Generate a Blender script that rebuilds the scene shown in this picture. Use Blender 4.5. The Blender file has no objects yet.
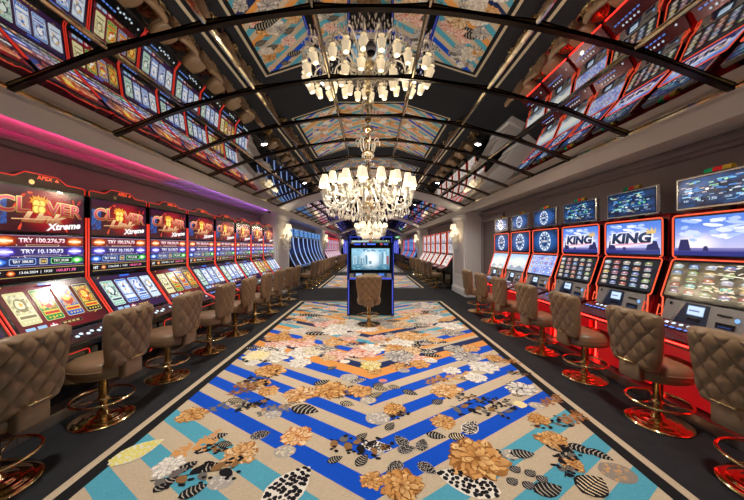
import bpy, bmesh, math, random
from mathutils import Vector, Matrix
R = math.radians
PI = math.pi
random.seed(7)
SC = bpy.context.scene
COL = SC.collection

# ------------------------------------------------------------------ colour / materials
def lin1(c): return c / 12.92 if c <= 0.04045 else ((c + 0.055) / 1.055) ** 2.4
def H(s):
    s = s.lstrip('#')
    return tuple(lin1(int(s[i:i + 2], 16) / 255) for i in (0, 2, 4))
def mix(a, b, t): return tuple(a[i] + (b[i] - a[i]) * t for i in range(3))
def mul(a, k): return tuple(min(4, x * k) for x in a)

MATS = {}
def nt(name):
    m = bpy.data.materials.new(name); m.use_nodes = True
    n = m.node_tree
    for x in list(n.nodes): n.nodes.remove(x)
    out = n.nodes.new('ShaderNodeOutputMaterial')
    b = n.nodes.new('ShaderNodeBsdfPrincipled')
    n.links.new(b.outputs[0], out.inputs[0])
    MATS[name] = m
    return m, n, b
def pbr(name, col, rough=.5, metal=0, noise=0, scale=20, bump=0, bscale=None, spec=.5, coat=0, trans=0, ior=1.45):
    m, n, b = nt(name)
    c = H(col) if isinstance(col, str) else col
    b.inputs['Base Color'].default_value = (*c, 1)
    b.inputs['Roughness'].default_value = rough
    b.inputs['Metallic'].default_value = metal
    b.inputs['Specular IOR Level'].default_value = spec
    b.inputs['Coat Weight'].default_value = coat
    b.inputs['Transmission Weight'].default_value = trans
    b.inputs['IOR'].default_value = ior
    tc = n.nodes.new('ShaderNodeTexCoord')
    if noise:
        t = n.nodes.new('ShaderNodeTexNoise'); t.inputs['Scale'].default_value = scale
        t.inputs['Detail'].default_value = 4
        n.links.new(tc.outputs['Object'], t.inputs['Vector'])
        r = n.nodes.new('ShaderNodeMapRange')
        r.inputs[3].default_value = 1 - noise; r.inputs[4].default_value = 1 + noise
        n.links.new(t.outputs['Fac'], r.inputs[0])
        x = n.nodes.new('ShaderNodeVectorMath'); x.operation = 'MULTIPLY'
        x.inputs[0].default_value = c
        n.links.new(r.outputs[0], x.inputs[1])
        n.links.new(x.outputs[0], b.inputs['Base Color'])
    if bump:
        t2 = n.nodes.new('ShaderNodeTexNoise'); t2.inputs['Scale'].default_value = bscale or scale
        n.links.new(tc.outputs['Object'], t2.inputs['Vector'])
        bp = n.nodes.new('ShaderNodeBump'); bp.inputs['Strength'].default_value = bump
        bp.inputs['Distance'].default_value = .01
        n.links.new(t2.outputs['Fac'], bp.inputs['Height'])
        n.links.new(bp.outputs[0], b.inputs['Normal'])
    return m
def glow(name, col, s, base=(.02, .02, .02)):
    m, n, b = nt(name)
    c = H(col) if isinstance(col, str) else col
    b.inputs['Base Color'].default_value = (*base, 1)
    b.inputs['Roughness'].default_value = .3
    b.inputs['Emission Color'].default_value = (*c, 1)
    b.inputs['Emission Strength'].default_value = s
    return m
def artmat(name, emit=0, rough=.15, noise=0, scale=300, bump=0):
    """colour comes from the printed / displayed artwork attribute"""
    m, n, b = nt(name)
    a = n.nodes.new('ShaderNodeAttribute'); a.attribute_name = 'col'
    src = a.outputs['Color']
    tc = n.nodes.new('ShaderNodeTexCoord')
    if noise:
        t = n.nodes.new('ShaderNodeTexNoise'); t.inputs['Scale'].default_value = scale; t.inputs['Detail'].default_value = 3
        n.links.new(tc.outputs['Object'], t.inputs['Vector'])
        r = n.nodes.new('ShaderNodeMapRange')
        r.inputs[1].default_value = .25; r.inputs[2].default_value = .75
        r.inputs[3].default_value = 1 - noise; r.inputs[4].default_value = 1 + noise
        n.links.new(t.outputs['Fac'], r.inputs[0])
        x = n.nodes.new('ShaderNodeVectorMath'); x.operation = 'MULTIPLY'
        n.links.new(src, x.inputs[0]); n.links.new(r.outputs[0], x.inputs[1]); src = x.outputs[0]
        if bump:
            bp = n.nodes.new('ShaderNodeBump'); bp.inputs['Strength'].default_value = bump; bp.inputs['Distance'].default_value = .004
            n.links.new(t.outputs['Fac'], bp.inputs['Height']); n.links.new(bp.outputs[0], b.inputs['Normal'])
    b.inputs['Roughness'].default_value = rough
    if emit:
        b.inputs['Base Color'].default_value = (.01, .01, .01, 1)
        n.links.new(src, b.inputs['Emission Color']); b.inputs['Emission Strength'].default_value = emit
    else:
        n.links.new(src, b.inputs['Base Color'])
        b.inputs['Specular IOR Level'].default_value = .15
    return m

artmat('screen', emit=1.2)
artmat('screen_matt', emit=1.0, rough=.6)
MATS['screen_matt'].node_tree.nodes['Principled BSDF'].inputs['Specular IOR Level'].default_value = .04
artmat('carpet_print', rough=.95, noise=.2, scale=160, bump=.3)
pbr('floor_carpet', '#2a2a2d', .95, noise=.3, scale=9, bump=.35, bscale=350, spec=.1)
pbr('paint_wall', '#8a7c7b', .75, noise=.05, scale=3)
pbr('paint_trim', '#e2d9d0', .55, noise=.03, scale=4)
pbr('paint_arch', '#dedad9', .55, noise=.03, scale=4)
pbr('marble', '#cfc6c2', .3, noise=.16, scale=6)
pbr('niche', '#6a5b58', .6, noise=.05, scale=3)
pbr('mirror', (.56, .535, .50), .015, 1)
pbr('rib_black', '#2a2119', .2, .6)
pbr('gold_dark', (.42, .32, .17), .22, 1, bump=.15, bscale=14)
pbr('brass_strip', (.50, .43, .31), .10, 1, bump=.25, bscale=7)
pbr('gold', (.86, .66, .34), .12, 1)
pbr('gold_pale', (.92, .78, .50), .18, 1)
pbr('leather', '#7f654a', .36, noise=.08, scale=40, bump=.06, bscale=260)
pbr('black_gloss', '#08080a', .18, coat=.4)
pbr('black_matt', '#121214', .5)
pbr('grey_metal', '#8d8784', .35, .7)
pbr('topper_bronze', '#54433b', .42, .5, noise=.25, scale=12)
pbr('silver', (.78, .78, .8), .2, 1)
pbr('panel_grey', '#8f8b88', .4, .3)
pbr('navy', '#18233f', .35)
pbr('red_body', '#8c0d12', .25, .25, coat=.5)
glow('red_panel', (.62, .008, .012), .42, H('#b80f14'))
pbr('dark_red', '#4a0a10', .25, .3, coat=.4)
pbr('blue_body', '#101d52', .25, .4, coat=.4)
pbr('dark_leather', '#20201f', .45)
pbr('crystal', (.99, .96, .90), .12, trans=.10, ior=1.5)
pbr('green_glass', '#17a063', .2); pbr('red_glass', '#d4262a', .2); pbr('amber_glass', '#b08a2c', .2)
glow('shade_lit', (1.0, .82, .56), 1.0, (.8, .75, .6))
glow('bulb', (1.0, .84, .60), 170)
glow('led_red', (.80, .030, .014), 1.1)
glow('led_orange', (1, .10, .035), 1.25)
glow('led_base', (1, .015, .01), 12.0)
glow('led_blue', (.05, .10, .8), .8)
glow('led_pale', (.34, .52, 1), .9)
glow('led_magenta', (1, .02, .16), 2.5)
glow('led_violet', (.75, .06, .45), 2)
glow('led_sky', (.06, .25, 1), 2)
glow('down_lens', (1, .95, .86), 40)
glow('btn_white', (.65, .85, 1), 1.3)
glow('btn_blue', (.10, .28, 1), 1.2)
glow('exit_green', (.05, .9, .3), 1.5)

# ------------------------------------------------------------------ mesh builder
def catmull(p, n=8):
    p = [Vector(a) for a in p]; out = []
    for i in range(len(p) - 1):
        a, b, c, d = p[max(0, i - 1)], p[i], p[i + 1], p[min(len(p) - 1, i + 2)]
        for k in range(n):
            t = k / n
            out.append(.5 * ((2 * b) + (c - a) * t + (2 * a - 5 * b + 4 * c - d) * t * t + (3 * b - a - 3 * c + d) * t ** 3))
    out.append(p[-1]); return out

class MB:
    def __init__(s): s.v, s.f, s.m, s.c, s.s = [], [], [], [], []
    def add(s, vs, fs, mat=0, col=(1, 1, 1), smooth=False):
        o = len(s.v); s.v += [tuple(a) for a in vs]
        for f in fs:
            s.f.append(tuple(i + o for i in f)); s.m.append(mat); s.s.append(smooth)
            s.c.append([col] * len(f) if not isinstance(col, list) else [col[i] for i in f])
        return s
    def box(s, x0, x1, y0, y1, z0, z1, mat=0, bev=0, col=(1, 1, 1)):
        if bev:
            bm = bmesh.new(); bmesh.ops.create_cube(bm, size=1)
            for v in bm.verts:
                v.co = Vector(((x0 + x1) / 2 + v.co.x * (x1 - x0), (y0 + y1) / 2 + v.co.y * (y1 - y0), (z0 + z1) / 2 + v.co.z * (z1 - z0)))
            bmesh.ops.bevel(bm, geom=bm.edges[:], offset=bev, segments=2, profile=.5, affect='EDGES')
            bm.verts.index_update()
            s.add([v.co[:] for v in bm.verts], [[v.index for v in f.verts] for f in bm.faces], mat, col, True if bev > .02 else False)
            bm.free(); return s
        v = [(x, y, z) for x in (x0, x1) for y in (y0, y1) for z in (z0, z1)]
        return s.add(v, [(0, 1, 3, 2), (4, 6, 7, 5), (0, 4, 5, 1), (2, 3, 7, 6), (0, 2, 6, 4), (1, 5, 7, 3)], mat, col)
    def prism(s, poly, axis, a, b, mat=0, col=(1, 1, 1)):
        """poly of 2D points extruded along axis 'x','y' or 'z' from a to b"""
        def p3(p, t): return {'x': (t, p[0], p[1]), 'y': (p[0], t, p[1]), 'z': (p[0], p[1], t)}[axis]
        n = len(poly)
        ar = sum(poly[i][0] * poly[(i + 1) % n][1] - poly[(i + 1) % n][0] * poly[i][1] for i in range(n))
        if (ar < 0) != (axis == 'y'): poly = poly[::-1]
        v = [p3(p, a) for p in poly] + [p3(p, b) for p in poly]
        fs = [tuple(range(n))[::-1], tuple(range(n, 2 * n))] + [(i, (i + 1) % n, n + (i + 1) % n, n + i) for i in range(n)]
        return s.add(v, fs, mat, col)
    def tube(s, pts, r, mat=0, n=8, closed=False, col=(1, 1, 1)):
        pts = [Vector(p) for p in pts]; N = len(pts); vs = []; prev = None
        for i, p in enumerate(pts):
            if closed: t = pts[(i + 1) % N] - pts[i - 1]
            else: t = pts[min(N - 1, i + 1)] - pts[max(0, i - 1)]
            t.normalize()
            ref = prev if prev is not None else (Vector((0, 0, 1)) if abs(t.z) < .9 else Vector((1, 0, 0)))
            a = ref - t * ref.dot(t)
            if a.length < 1e-5: a = Vector((1, 0, 0)) - t * t.x
            a.normalize(); b = t.cross(a); prev = a
            rr = r[i] if isinstance(r, (list, tuple)) else r
            vs += [p + (a * math.cos(2 * PI * k / n) + b * math.sin(2 * PI * k / n)) * rr for k in range(n)]
        fs = []
        for i in range(N if closed else N - 1):
            j = (i + 1) % N
            fs += [(i * n + k, i * n + (k + 1) % n, j * n + (k + 1) % n, j * n + k) for k in range(n)]
        if not closed: fs += [tuple(range(n))[::-1], tuple((N - 1) * n + k for k in range(n))]
        return s.add(vs, fs, mat, col, True)
    def lathe(s, prof, mat=0, n=24, c=(0, 0, 0), smooth=True, col=(1, 1, 1), cap=True):
        vs = [(c[0] + r * math.cos(2 * PI * k / n), c[1] + r * math.sin(2 * PI * k / n), c[2] + z) for r, z in prof for k in range(n)]
        fs = []
        for i in range(len(prof) - 1):
            fs += [(i * n + k, i * n + (k + 1) % n, (i + 1) * n + (k + 1) % n, (i + 1) * n + k) for k in range(n)]
        if cap: fs += [tuple(range(n))[::-1], tuple((len(prof) - 1) * n + k for k in range(n))]
        return s.add(vs, fs, mat, col, smooth)
    def build(s, name, mats, parent=None, loc=None, rot=None):
        me = mesh_of(s, name, mats); return inst(me, name, parent, loc, rot)

def mesh_of(s, name, mats):
    me = bpy.data.meshes.new(name)
    me.from_pydata(s.v, [], s.f)
    mats = [mats] if isinstance(mats, str) else mats
    for m in mats: me.materials.append(MATS[m])
    me.polygons.foreach_set('material_index', s.m)
    me.polygons.foreach_set('use_smooth', s.s)
    ca = me.color_attributes.new('col', 'FLOAT_COLOR', 'CORNER')
    buf = []
    for f in s.c:
        for c in f: buf += [c[0], c[1], c[2], 1]
    ca.data.foreach_set('color', buf)
    me.validate(); me.update(); return me
def inst(me, name, parent=None, loc=None, rot=None):
    o = bpy.data.objects.new(name, me); COL.objects.link(o)
    if parent: o.parent = parent
    if loc: o.location = loc
    if rot: o.rotation_euler = rot
    return o
def tag(o, label, cat, group=None, kind=None):
    o['label'] = label; o['category'] = cat
    if group: o['group'] = group
    if kind: o['kind'] = kind
    return o
def empty(name, label, cat, loc=(0, 0, 0), rz=0, group=None):
    o = bpy.data.objects.new(name, None); COL.objects.link(o); o.empty_display_size = .1
    o.location = loc; o.rotation_euler = (0, 0, rz)
    return tag(o, label, cat, group)
def struct(o): o['kind'] = 'structure'; return o
def dup(root, loc, rz, label, group=None):
    r = root.copy(); COL.objects.link(r); r.location = loc; r.rotation_euler = (0, 0, rz); r['label'] = label
    if group: r['group'] = group
    for ch in list(root.children):
        c = ch.copy(); COL.objects.link(c); c.parent = r
        for g in list(ch.children):
            d = g.copy(); COL.objects.link(d); d.parent = c
    return r

# ------------------------------------------------------------------ flat artwork on a plane (screens, prints)
_T = {}
def text_geo(t, off=0.0, shear=0.0):
    k = (t, off, shear)
    if k not in _T:
        cu = bpy.data.curves.new('lettering', 'FONT'); cu.body = t; cu.size = 1; cu.offset = off; cu.shear = shear
        cu.resolution_u = 3; cu.align_x = 'LEFT'
        ob = bpy.data.objects.new('lettering', cu); COL.objects.link(ob)
        dg = bpy.context.evaluated_depsgraph_get(); dg.update()
        me = bpy.data.meshes.new_from_object(ob.evaluated_get(dg))
        v = [(a.co.x, a.co.y) for a in me.vertices]; f = [tuple(p.vertices) for p in me.polygons]
        bpy.data.objects.remove(ob); bpy.data.curves.remove(cu); bpy.data.meshes.remove(me)
        _T[k] = (v, f)
    return _T[k]
class Art(MB):
    def __init__(s, O, U, V, lift=.0012, step=.00025):
        super().__init__(); s.plane(O, U, V, lift, step)
    def plane(s, O, U, V, lift=.0012, step=.00025):
        s.O, s.U, s.V = Vector(O), Vector(U).normalized(), Vector(V).normalized()
        s.N = s.U.cross(s.V); s.l, s.st = lift, step; s.mi = 0; s.warp = None
    def P(s, x, y):
        if s.warp: return s.warp(x, y, s.l)
        return s.O + s.U * x + s.V * y + s.N * s.l
    def poly(s, pts, col, keep=False):
        if not keep: s.l += s.st
        s.add([s.P(*p) for p in pts], [tuple(range(len(pts)))], s.mi, col); return s
    def rect(s, x0, y0, x1, y1, col, keep=False): return s.poly([(x0, y0), (x1, y0), (x1, y1), (x0, y1)], col, keep)
    def rrect(s, x0, y0, x1, y1, r, col):
        pts = []
        for cx, cy, a in ((x1 - r, y0 + r, -90), (x1 - r, y1 - r, 0), (x0 + r, y1 - r, 90), (x0 + r, y0 + r, 180)):
            pts += [(cx + r * math.cos(R(a + t)), cy + r * math.sin(R(a + t))) for t in (0, 30, 60, 90)]
        return s.poly(pts, col)
    def ell(s, cx, cy, rx, ry, col, n=18, rot=0, jit=0):
        pts = []
        for k in range(n):
            a = 2 * PI * k / n; q = 1 + random.uniform(-jit, jit)
            x, y = rx * q * math.cos(a), ry * q * math.sin(a)
            pts.append((cx + x * math.cos(rot) - y * math.sin(rot), cy + x * math.sin(rot) + y * math.cos(rot)))
        return s.poly(pts, col)
    def ring(s, cx, cy, r0, r1, col, n=28, a0=0, a1=2 * PI):
        s.l += s.st; vs = []
        for k in range(n + 1):
            a = a0 + (a1 - a0) * k / n
            vs += [s.P(cx + r0 * math.cos(a), cy + r0 * math.sin(a)), s.P(cx + r1 * math.cos(a), cy + r1 * math.sin(a))]
        s.add(vs, [(2 * k, 2 * k + 1, 2 * k + 3, 2 * k + 2) for k in range(n)], s.mi, col); return s
    def star(s, cx, cy, r0, r1, n, col, rot=0, jit=0):
        pts = []
        for k in range(2 * n):
            a = PI * k / n + rot; r = (r0 if k % 2 == 0 else r1) * (1 + random.uniform(-jit, jit))
            pts.append((cx + r * math.cos(a), cy + r * math.sin(a)))
        return s.poly(pts, col)
    def grad(s, x0, y0, x1, y1, fn, nx=16, ny=10):
        s.l += s.st; vs, cs = [], []
        for j in range(ny + 1):
            for i in range(nx + 1):
                u, v = i / nx, j / ny
                vs.append(s.P(x0 + (x1 - x0) * u, y0 + (y1 - y0) * v)); cs.append(fn(u, v))
        n = nx + 1
        s.add(vs, [(j * n + i, j * n + i + 1, (j + 1) * n + i + 1, (j + 1) * n + i) for j in range(ny) for i in range(nx)], s.mi, cs); return s
    def text(s, t, cx, cy, h, col, w=None, off=0.0, shear=0.0, arch=0, skew=0):
        v, f = text_geo(t, off, shear)
        if not v: return s
        x0, x1 = min(a[0] for a in v), max(a[0] for a in v); y0, y1 = min(a[1] for a in v), max(a[1] for a in v)
        k = h / (y1 - y0); kx = (w / (x1 - x0)) if w else k
        s.l += s.st
        pts = []
        for a in v:
            x = (a[0] - (x0 + x1) / 2) * kx; y = (a[1] - (y0 + y1) / 2) * k
            pts.append(s.P(cx + x, cy + y + arch * (1 - (2 * x / ((x1 - x0) * kx)) ** 2) + skew * x))
        cc = col
        if isinstance(col, tuple) and len(col) == 2 and isinstance(col[0], tuple):
            cc = [mix(col[0], col[1], (a[1] - y0) / (y1 - y0)) for a in v]
        s.add(pts, f, s.mi, cc); return s

WHITE = (.95, .95, .95)
def noise_col(cols, seed):
    rnd = random.Random(seed); tab = [[rnd.choice(cols) for _ in range(12)] for _ in range(12)]
    def f(u, v):
        x, y = u * 10.99, v * 10.99; i, j = int(x), int(y); a, b = x - i, y - j
        return mix(mix(tab[j][i], tab[j][i + 1], a), mix(tab[j + 1][i], tab[j + 1][i + 1], a), b)
    return f

# =================================================================== THE ROOM
WX, PX = 3.3, 2.85              # wall plane, pilaster / beam plane
Y0, Y1 = -1.6, 37.0
PROF = [(-2.885, 2.77), (-2.09, 3.074), (-1.31, 3.274), (-.463, 3.406), (.463, 3.406), (1.31, 3.274), (2.09, 3.074), (2.885, 2.77)]
STEP = .963
BAYS = [(.42, 9.09), (10.2, 16.94), (18.2, 26.87), (28.4, 35.14)]
ARCHES = [(-.75, .42), (9.09, 10.2), (16.94, 18.2), (26.87, 28.4), (35.14, 36.2)]

fl = MB(); fl.box(-3.5, 3.5, Y0 - .1, Y1 + .2, -.1, 0)
struct(fl.build('floor', 'floor_carpet'))
for sgn, nm in ((-1, 'left'), (1, 'right')):
    w = MB(); w.box(sgn * WX, sgn * (WX + .15), Y0, Y1, 0, 3.6)
    struct(w.build('wall_' + nm, 'paint_wall'))
w = MB(); w.box(-3.45, 3.45, Y1, Y1 + .15, 0, 3.6); struct(w.build('wall_end', 'paint_wall'))
w = MB(); w.box(-3.45, 3.45, Y0 - .15, Y0, 0, 3.6); struct(w.build('wall_entrance', 'paint_wall'))

# mirrored vault: seven flat facets per bay
cm = MB()
for a, b in BAYS:
    n = len(PROF)
    vs = [(x, a, z) for x, z in PROF] + [(x, b, z) for x, z in PROF] + [(x, a, z + .03) for x, z in PROF] + [(x, b, z + .03) for x, z in PROF]
    fs = [(i, i + 1, n + i + 1, n + i) for i in range(n - 1)] + [(2 * n + i, 3 * n + i, 3 * n + i + 1, 2 * n + i + 1) for i in range(n - 1)]
    cm.add(vs, fs)
struct(cm.build('ceiling', 'mirror'))
tn = [0]
def trim(mb, mats):
    tn[0] += 1
    return struct(mb.build('trim_%d' % tn[0], mats))
# dark void slab above
w = MB(); w.box(-3.45, 3.45, Y0, Y1, 3.6, 3.7); trim(w, 'black_matt')
# smooth vault curve for ribs
def vault(n=6): return catmull([(x, 0, z) for x, z in PROF], n)
def rib(y, hw, drop, mats):
    c = vault(5); N = len(c); mb = MB(); g = .004
    def strip(w, d0, d1, mi):
        vs = []
        for p in c:
            vs += [(p.x, y - w, p.z - d0), (p.x, y + w, p.z - d0), (p.x, y + w, p.z - d1), (p.x, y - w, p.z - d1)]
        fs = []
        for i in range(N - 1):
            for k in range(4): fs.append((4 * i + k, 4 * i + (k + 1) % 4, 4 * (i + 1) + (k + 1) % 4, 4 * (i + 1) + k))
        mb.add(vs, fs, mi)
    strip(hw, -.012, drop, 0)
    strip(hw + .006, -.012, drop * .35, 1)
    return mb
for a, b in BAYS:
    k = round((b - a) / STEP)
    for i in range(0, k + 1):
        y = a + (b - a) * i / k
        if i == k: y -= .03
        if i == 0: y += .03
        trim(rib(y, .026, .03, None), ['rib_black', 'gold_dark'])
    # longitudinal brass strips at the facet joints
    for x, z in PROF:
        mb = MB()
        mb.prism([(x - .022, z + .01), (x - .022, z - .008), (x - .008, z - .022), (x + .008, z - .022), (x + .022, z - .008), (x + .022, z + .01)], 'y', a + .06, b - .06)
        trim(mb, 'brass_strip')
# plaster arches between the bays
for a, b in ARCHES:
    c = vault(5); mb = MB(); N = len(c); vs = []
    for p in c: vs += [(p.x, a, p.z - .05), (p.x, b, p.z - .05), (p.x, b, p.z + .1), (p.x, a, p.z + .1)]
    fs = []
    for i in range(N - 1):
        for k in range(4): fs.append((4 * i + k, 4 * i + (k + 1) % 4, 4 * (i + 1) + (k + 1) % 4, 4 * (i + 1) + k))
    mb.add(vs, fs, 0); trim(mb, 'paint_arch')
# beams above the machine niches
for s in (-1, 1):
    mb = MB()
    mb.prism([(s * 2.875, 2.80), (s * 2.875, 2.735), (s * 2.86, 2.715), (s * PX, 2.69), (s * PX, 2.525), (s * (PX + .015), 2.525), (s * (PX + .015), 2.565), (s * (WX - .002), 2.565), (s * (WX - .002), 3.5), (s * 2.95, 3.5)], 'y', Y0, Y1 - .01)
    trim(mb, 'paint_trim')
    # ledge moulding on the wall below the soffit
    mb = MB()
    mb.prism([(s * 3.298, 2.40), (s * 3.26, 2.41), (s * 3.235, 2.44), (s * 3.20, 2.45), (s * 3.20, 2.475), (s * 3.298, 2.475)], 'y', Y0, Y1 - .01)
    trim(mb, 'paint_wall')
# pilasters
PIL = [(-.6, .35), (8.8, 10.25), (17.0, 18.2), (27.0, 28.4), (35.2, 36.2)]
for a, b in PIL[1:]:
    for s in (-1, 1):
        mb = MB()
        mb.prism([(s * PX, a), (s * PX, b), (s * (WX - .003), b), (s * (WX - .003), a)], 'z', 0.0, 2.564)
        mb.prism([(s * (PX - .03), a - .03), (s * (PX - .03), b + .03), (s * (WX - .003), b + .03), (s * (WX - .003), a - .03)], 'z', 0.0, .16)
        mb.prism([(s * (PX - .02), a - .02), (s * (PX - .02), b + .02), (s * (WX - .003), b + .02), (s * (WX - .003), a - .02)], 'z', .16, .20)
        mb.prism([(s * (PX - .05), a - .05), (s * (PX - .05), b + .05), (s * (WX - .003), b + .05), (s * (WX - .003), a - .05)], 'z', 2.47, 2.524)
        mb.prism([(s * (PX - .03), a - .03), (s * (PX - .03), b + .03), (s * (WX - .003), b + .03), (s * (WX - .003), a - .03)], 'z', 2.42, 2.47)
        # raised panel frame on the aisle face, marble inset
        y0, y1, z0, z1 = a + .14, b - .14, .55, 2.33
        x = PX * s; xi = s * (PX - .018)
        for (p, q, r_, t) in ((y0, y1, z0, z0 + .05), (y0, y1, z1 - .05, z1), (y0, y0 + .05, z0 + .05, z1 - .05), (y1 - .05, y1, z0 + .05, z1 - .05)):
            mb.box(min(x, xi), max(x, xi), p, q, r_, t)
        xm = s * (PX - .006)
        mb.box(min(x, xm), max(x, xm), y0 + .05, y1 - .05, z0 + .05, z1 - .05, 1)
        trim(mb, ['paint_arch', 'marble'])
for s, nm in ((-1, 'left'), (1, 'right')):
    mb = MB()
    mb.box(min(s * 3.27, s * 3.297), max(s * 3.27, s * 3.297), Y0, Y1 - .01, .0, .14)
    struct(mb.build('baseboard_' + nm, 'paint_wall'))
# blind door panel with casing at the end of the right-hand niche
mb = MB()
for (y0, y1, z0, z1, d) in ((7.25, 7.37, .14, 2.33, .05), (8.52, 8.64, .14, 2.33, .05), (7.25, 8.64, 2.21, 2.33, .052), (7.37, 8.52, .14, 2.21, .012)):
    mb.box(3.299 - d, 3.299, y0, y1, z0, z1, 0 if d > .02 else 1)
trim(mb, ['paint_wall', 'niche'])

# LED strips hidden behind the ledges
def ledge_led(s, y0, y1, mat, label, col=(1, .03, .26), watt=1.25):
    mb = MB(); mb.box(min(s * 2.868, s * 2.876), max(s * 2.868, s * 2.876), y0, y1, 2.531, 2.541)
    o = tag(mb.build('cove_light', mat), label, 'light strip', 'cove light strips')
    l = bpy.data.lights.new('strip_lamp', 'AREA'); l.shape = 'RECTANGLE'; l.size = y1 - y0; l.size_y = .008; l.color = col; l.energy = watt * (y1 - y0); l.spread = R(42)
    lo = bpy.data.objects.new('strip_lamp', l); COL.objects.link(lo); lo.parent = o
    e = R(13); dz = Vector((s * math.cos(e), 0, math.sin(e))); xa = Vector((0, 1, 0)); za = -dz; ya = za.cross(xa)
    m = Matrix((xa, ya, za)).transposed().to_4x4(); m.translation = Vector((s * 2.879, (y0 + y1) / 2, 2.536)); lo.matrix_local = m
ledge_led(-1, .3, 4.6, 'led_magenta', 'magenta light strip under the soffit above the nearest clover machines')
ledge_led(-1, 4.7, 8.75, 'led_violet', 'violet pink light strip under the soffit above the farther clover machines', (.40, .12, .75))
ledge_led(-1, 10.3, 16.95, 'led_sky', 'blue light strip under the soffit above the curved blue machines', (.05, .22, 1), .35)
ledge_led(-1, 18.3, 26.9, 'led_magenta', 'red pink light strip under the soffit above the far red-topped machines')

# =================================================================== CARPETS
BEI, BLU, TEA, ORA, NAV = H('#b9a88f'), H('#0c48b8'), H('#4f9ab0'), H('#cc8c48'), H('#1d2a52')
CRE, TAN, BRN, BLK, GRY = H('#e4d3b0'), H('#cf9a5c'), H('#8a5a30'), H('#17151a'), H('#a39c94')
WHT, RED, YEL, PNK = H('#ddd6cb'), H('#b8553f'), H('#d9cf74'), H('#c98a80')
def clip_y(poly, lo, hi):
    for lim, sg in ((lo, 1), (hi, -1)):
        out = []
        for i in range(len(poly)):
            a, b = poly[i - 1], poly[i]
            ia, ib = sg * (a[1] - lim) >= 0, sg * (b[1] - lim) >= 0
            if ia != ib:
                t = (lim - a[1]) / (b[1] - a[1]); out.append((a[0] + t * (b[0] - a[0]), lim))
            if ib: out.append(b)
        poly = out
        if not poly: break
    return poly
def stripes(ar, hw, y0, y1, seq, k=.65):
    for d0, d1, c in seq:
        for s in (-1, 1):
            p = clip_y([(0, d0), (s * hw, d0 + k * hw), (s * hw, d1 + k * hw), (0, d1)], y0, y1)
            if len(p) >= 3: ar.poly(p if s > 0 else p[::-1], c, True)
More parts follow.
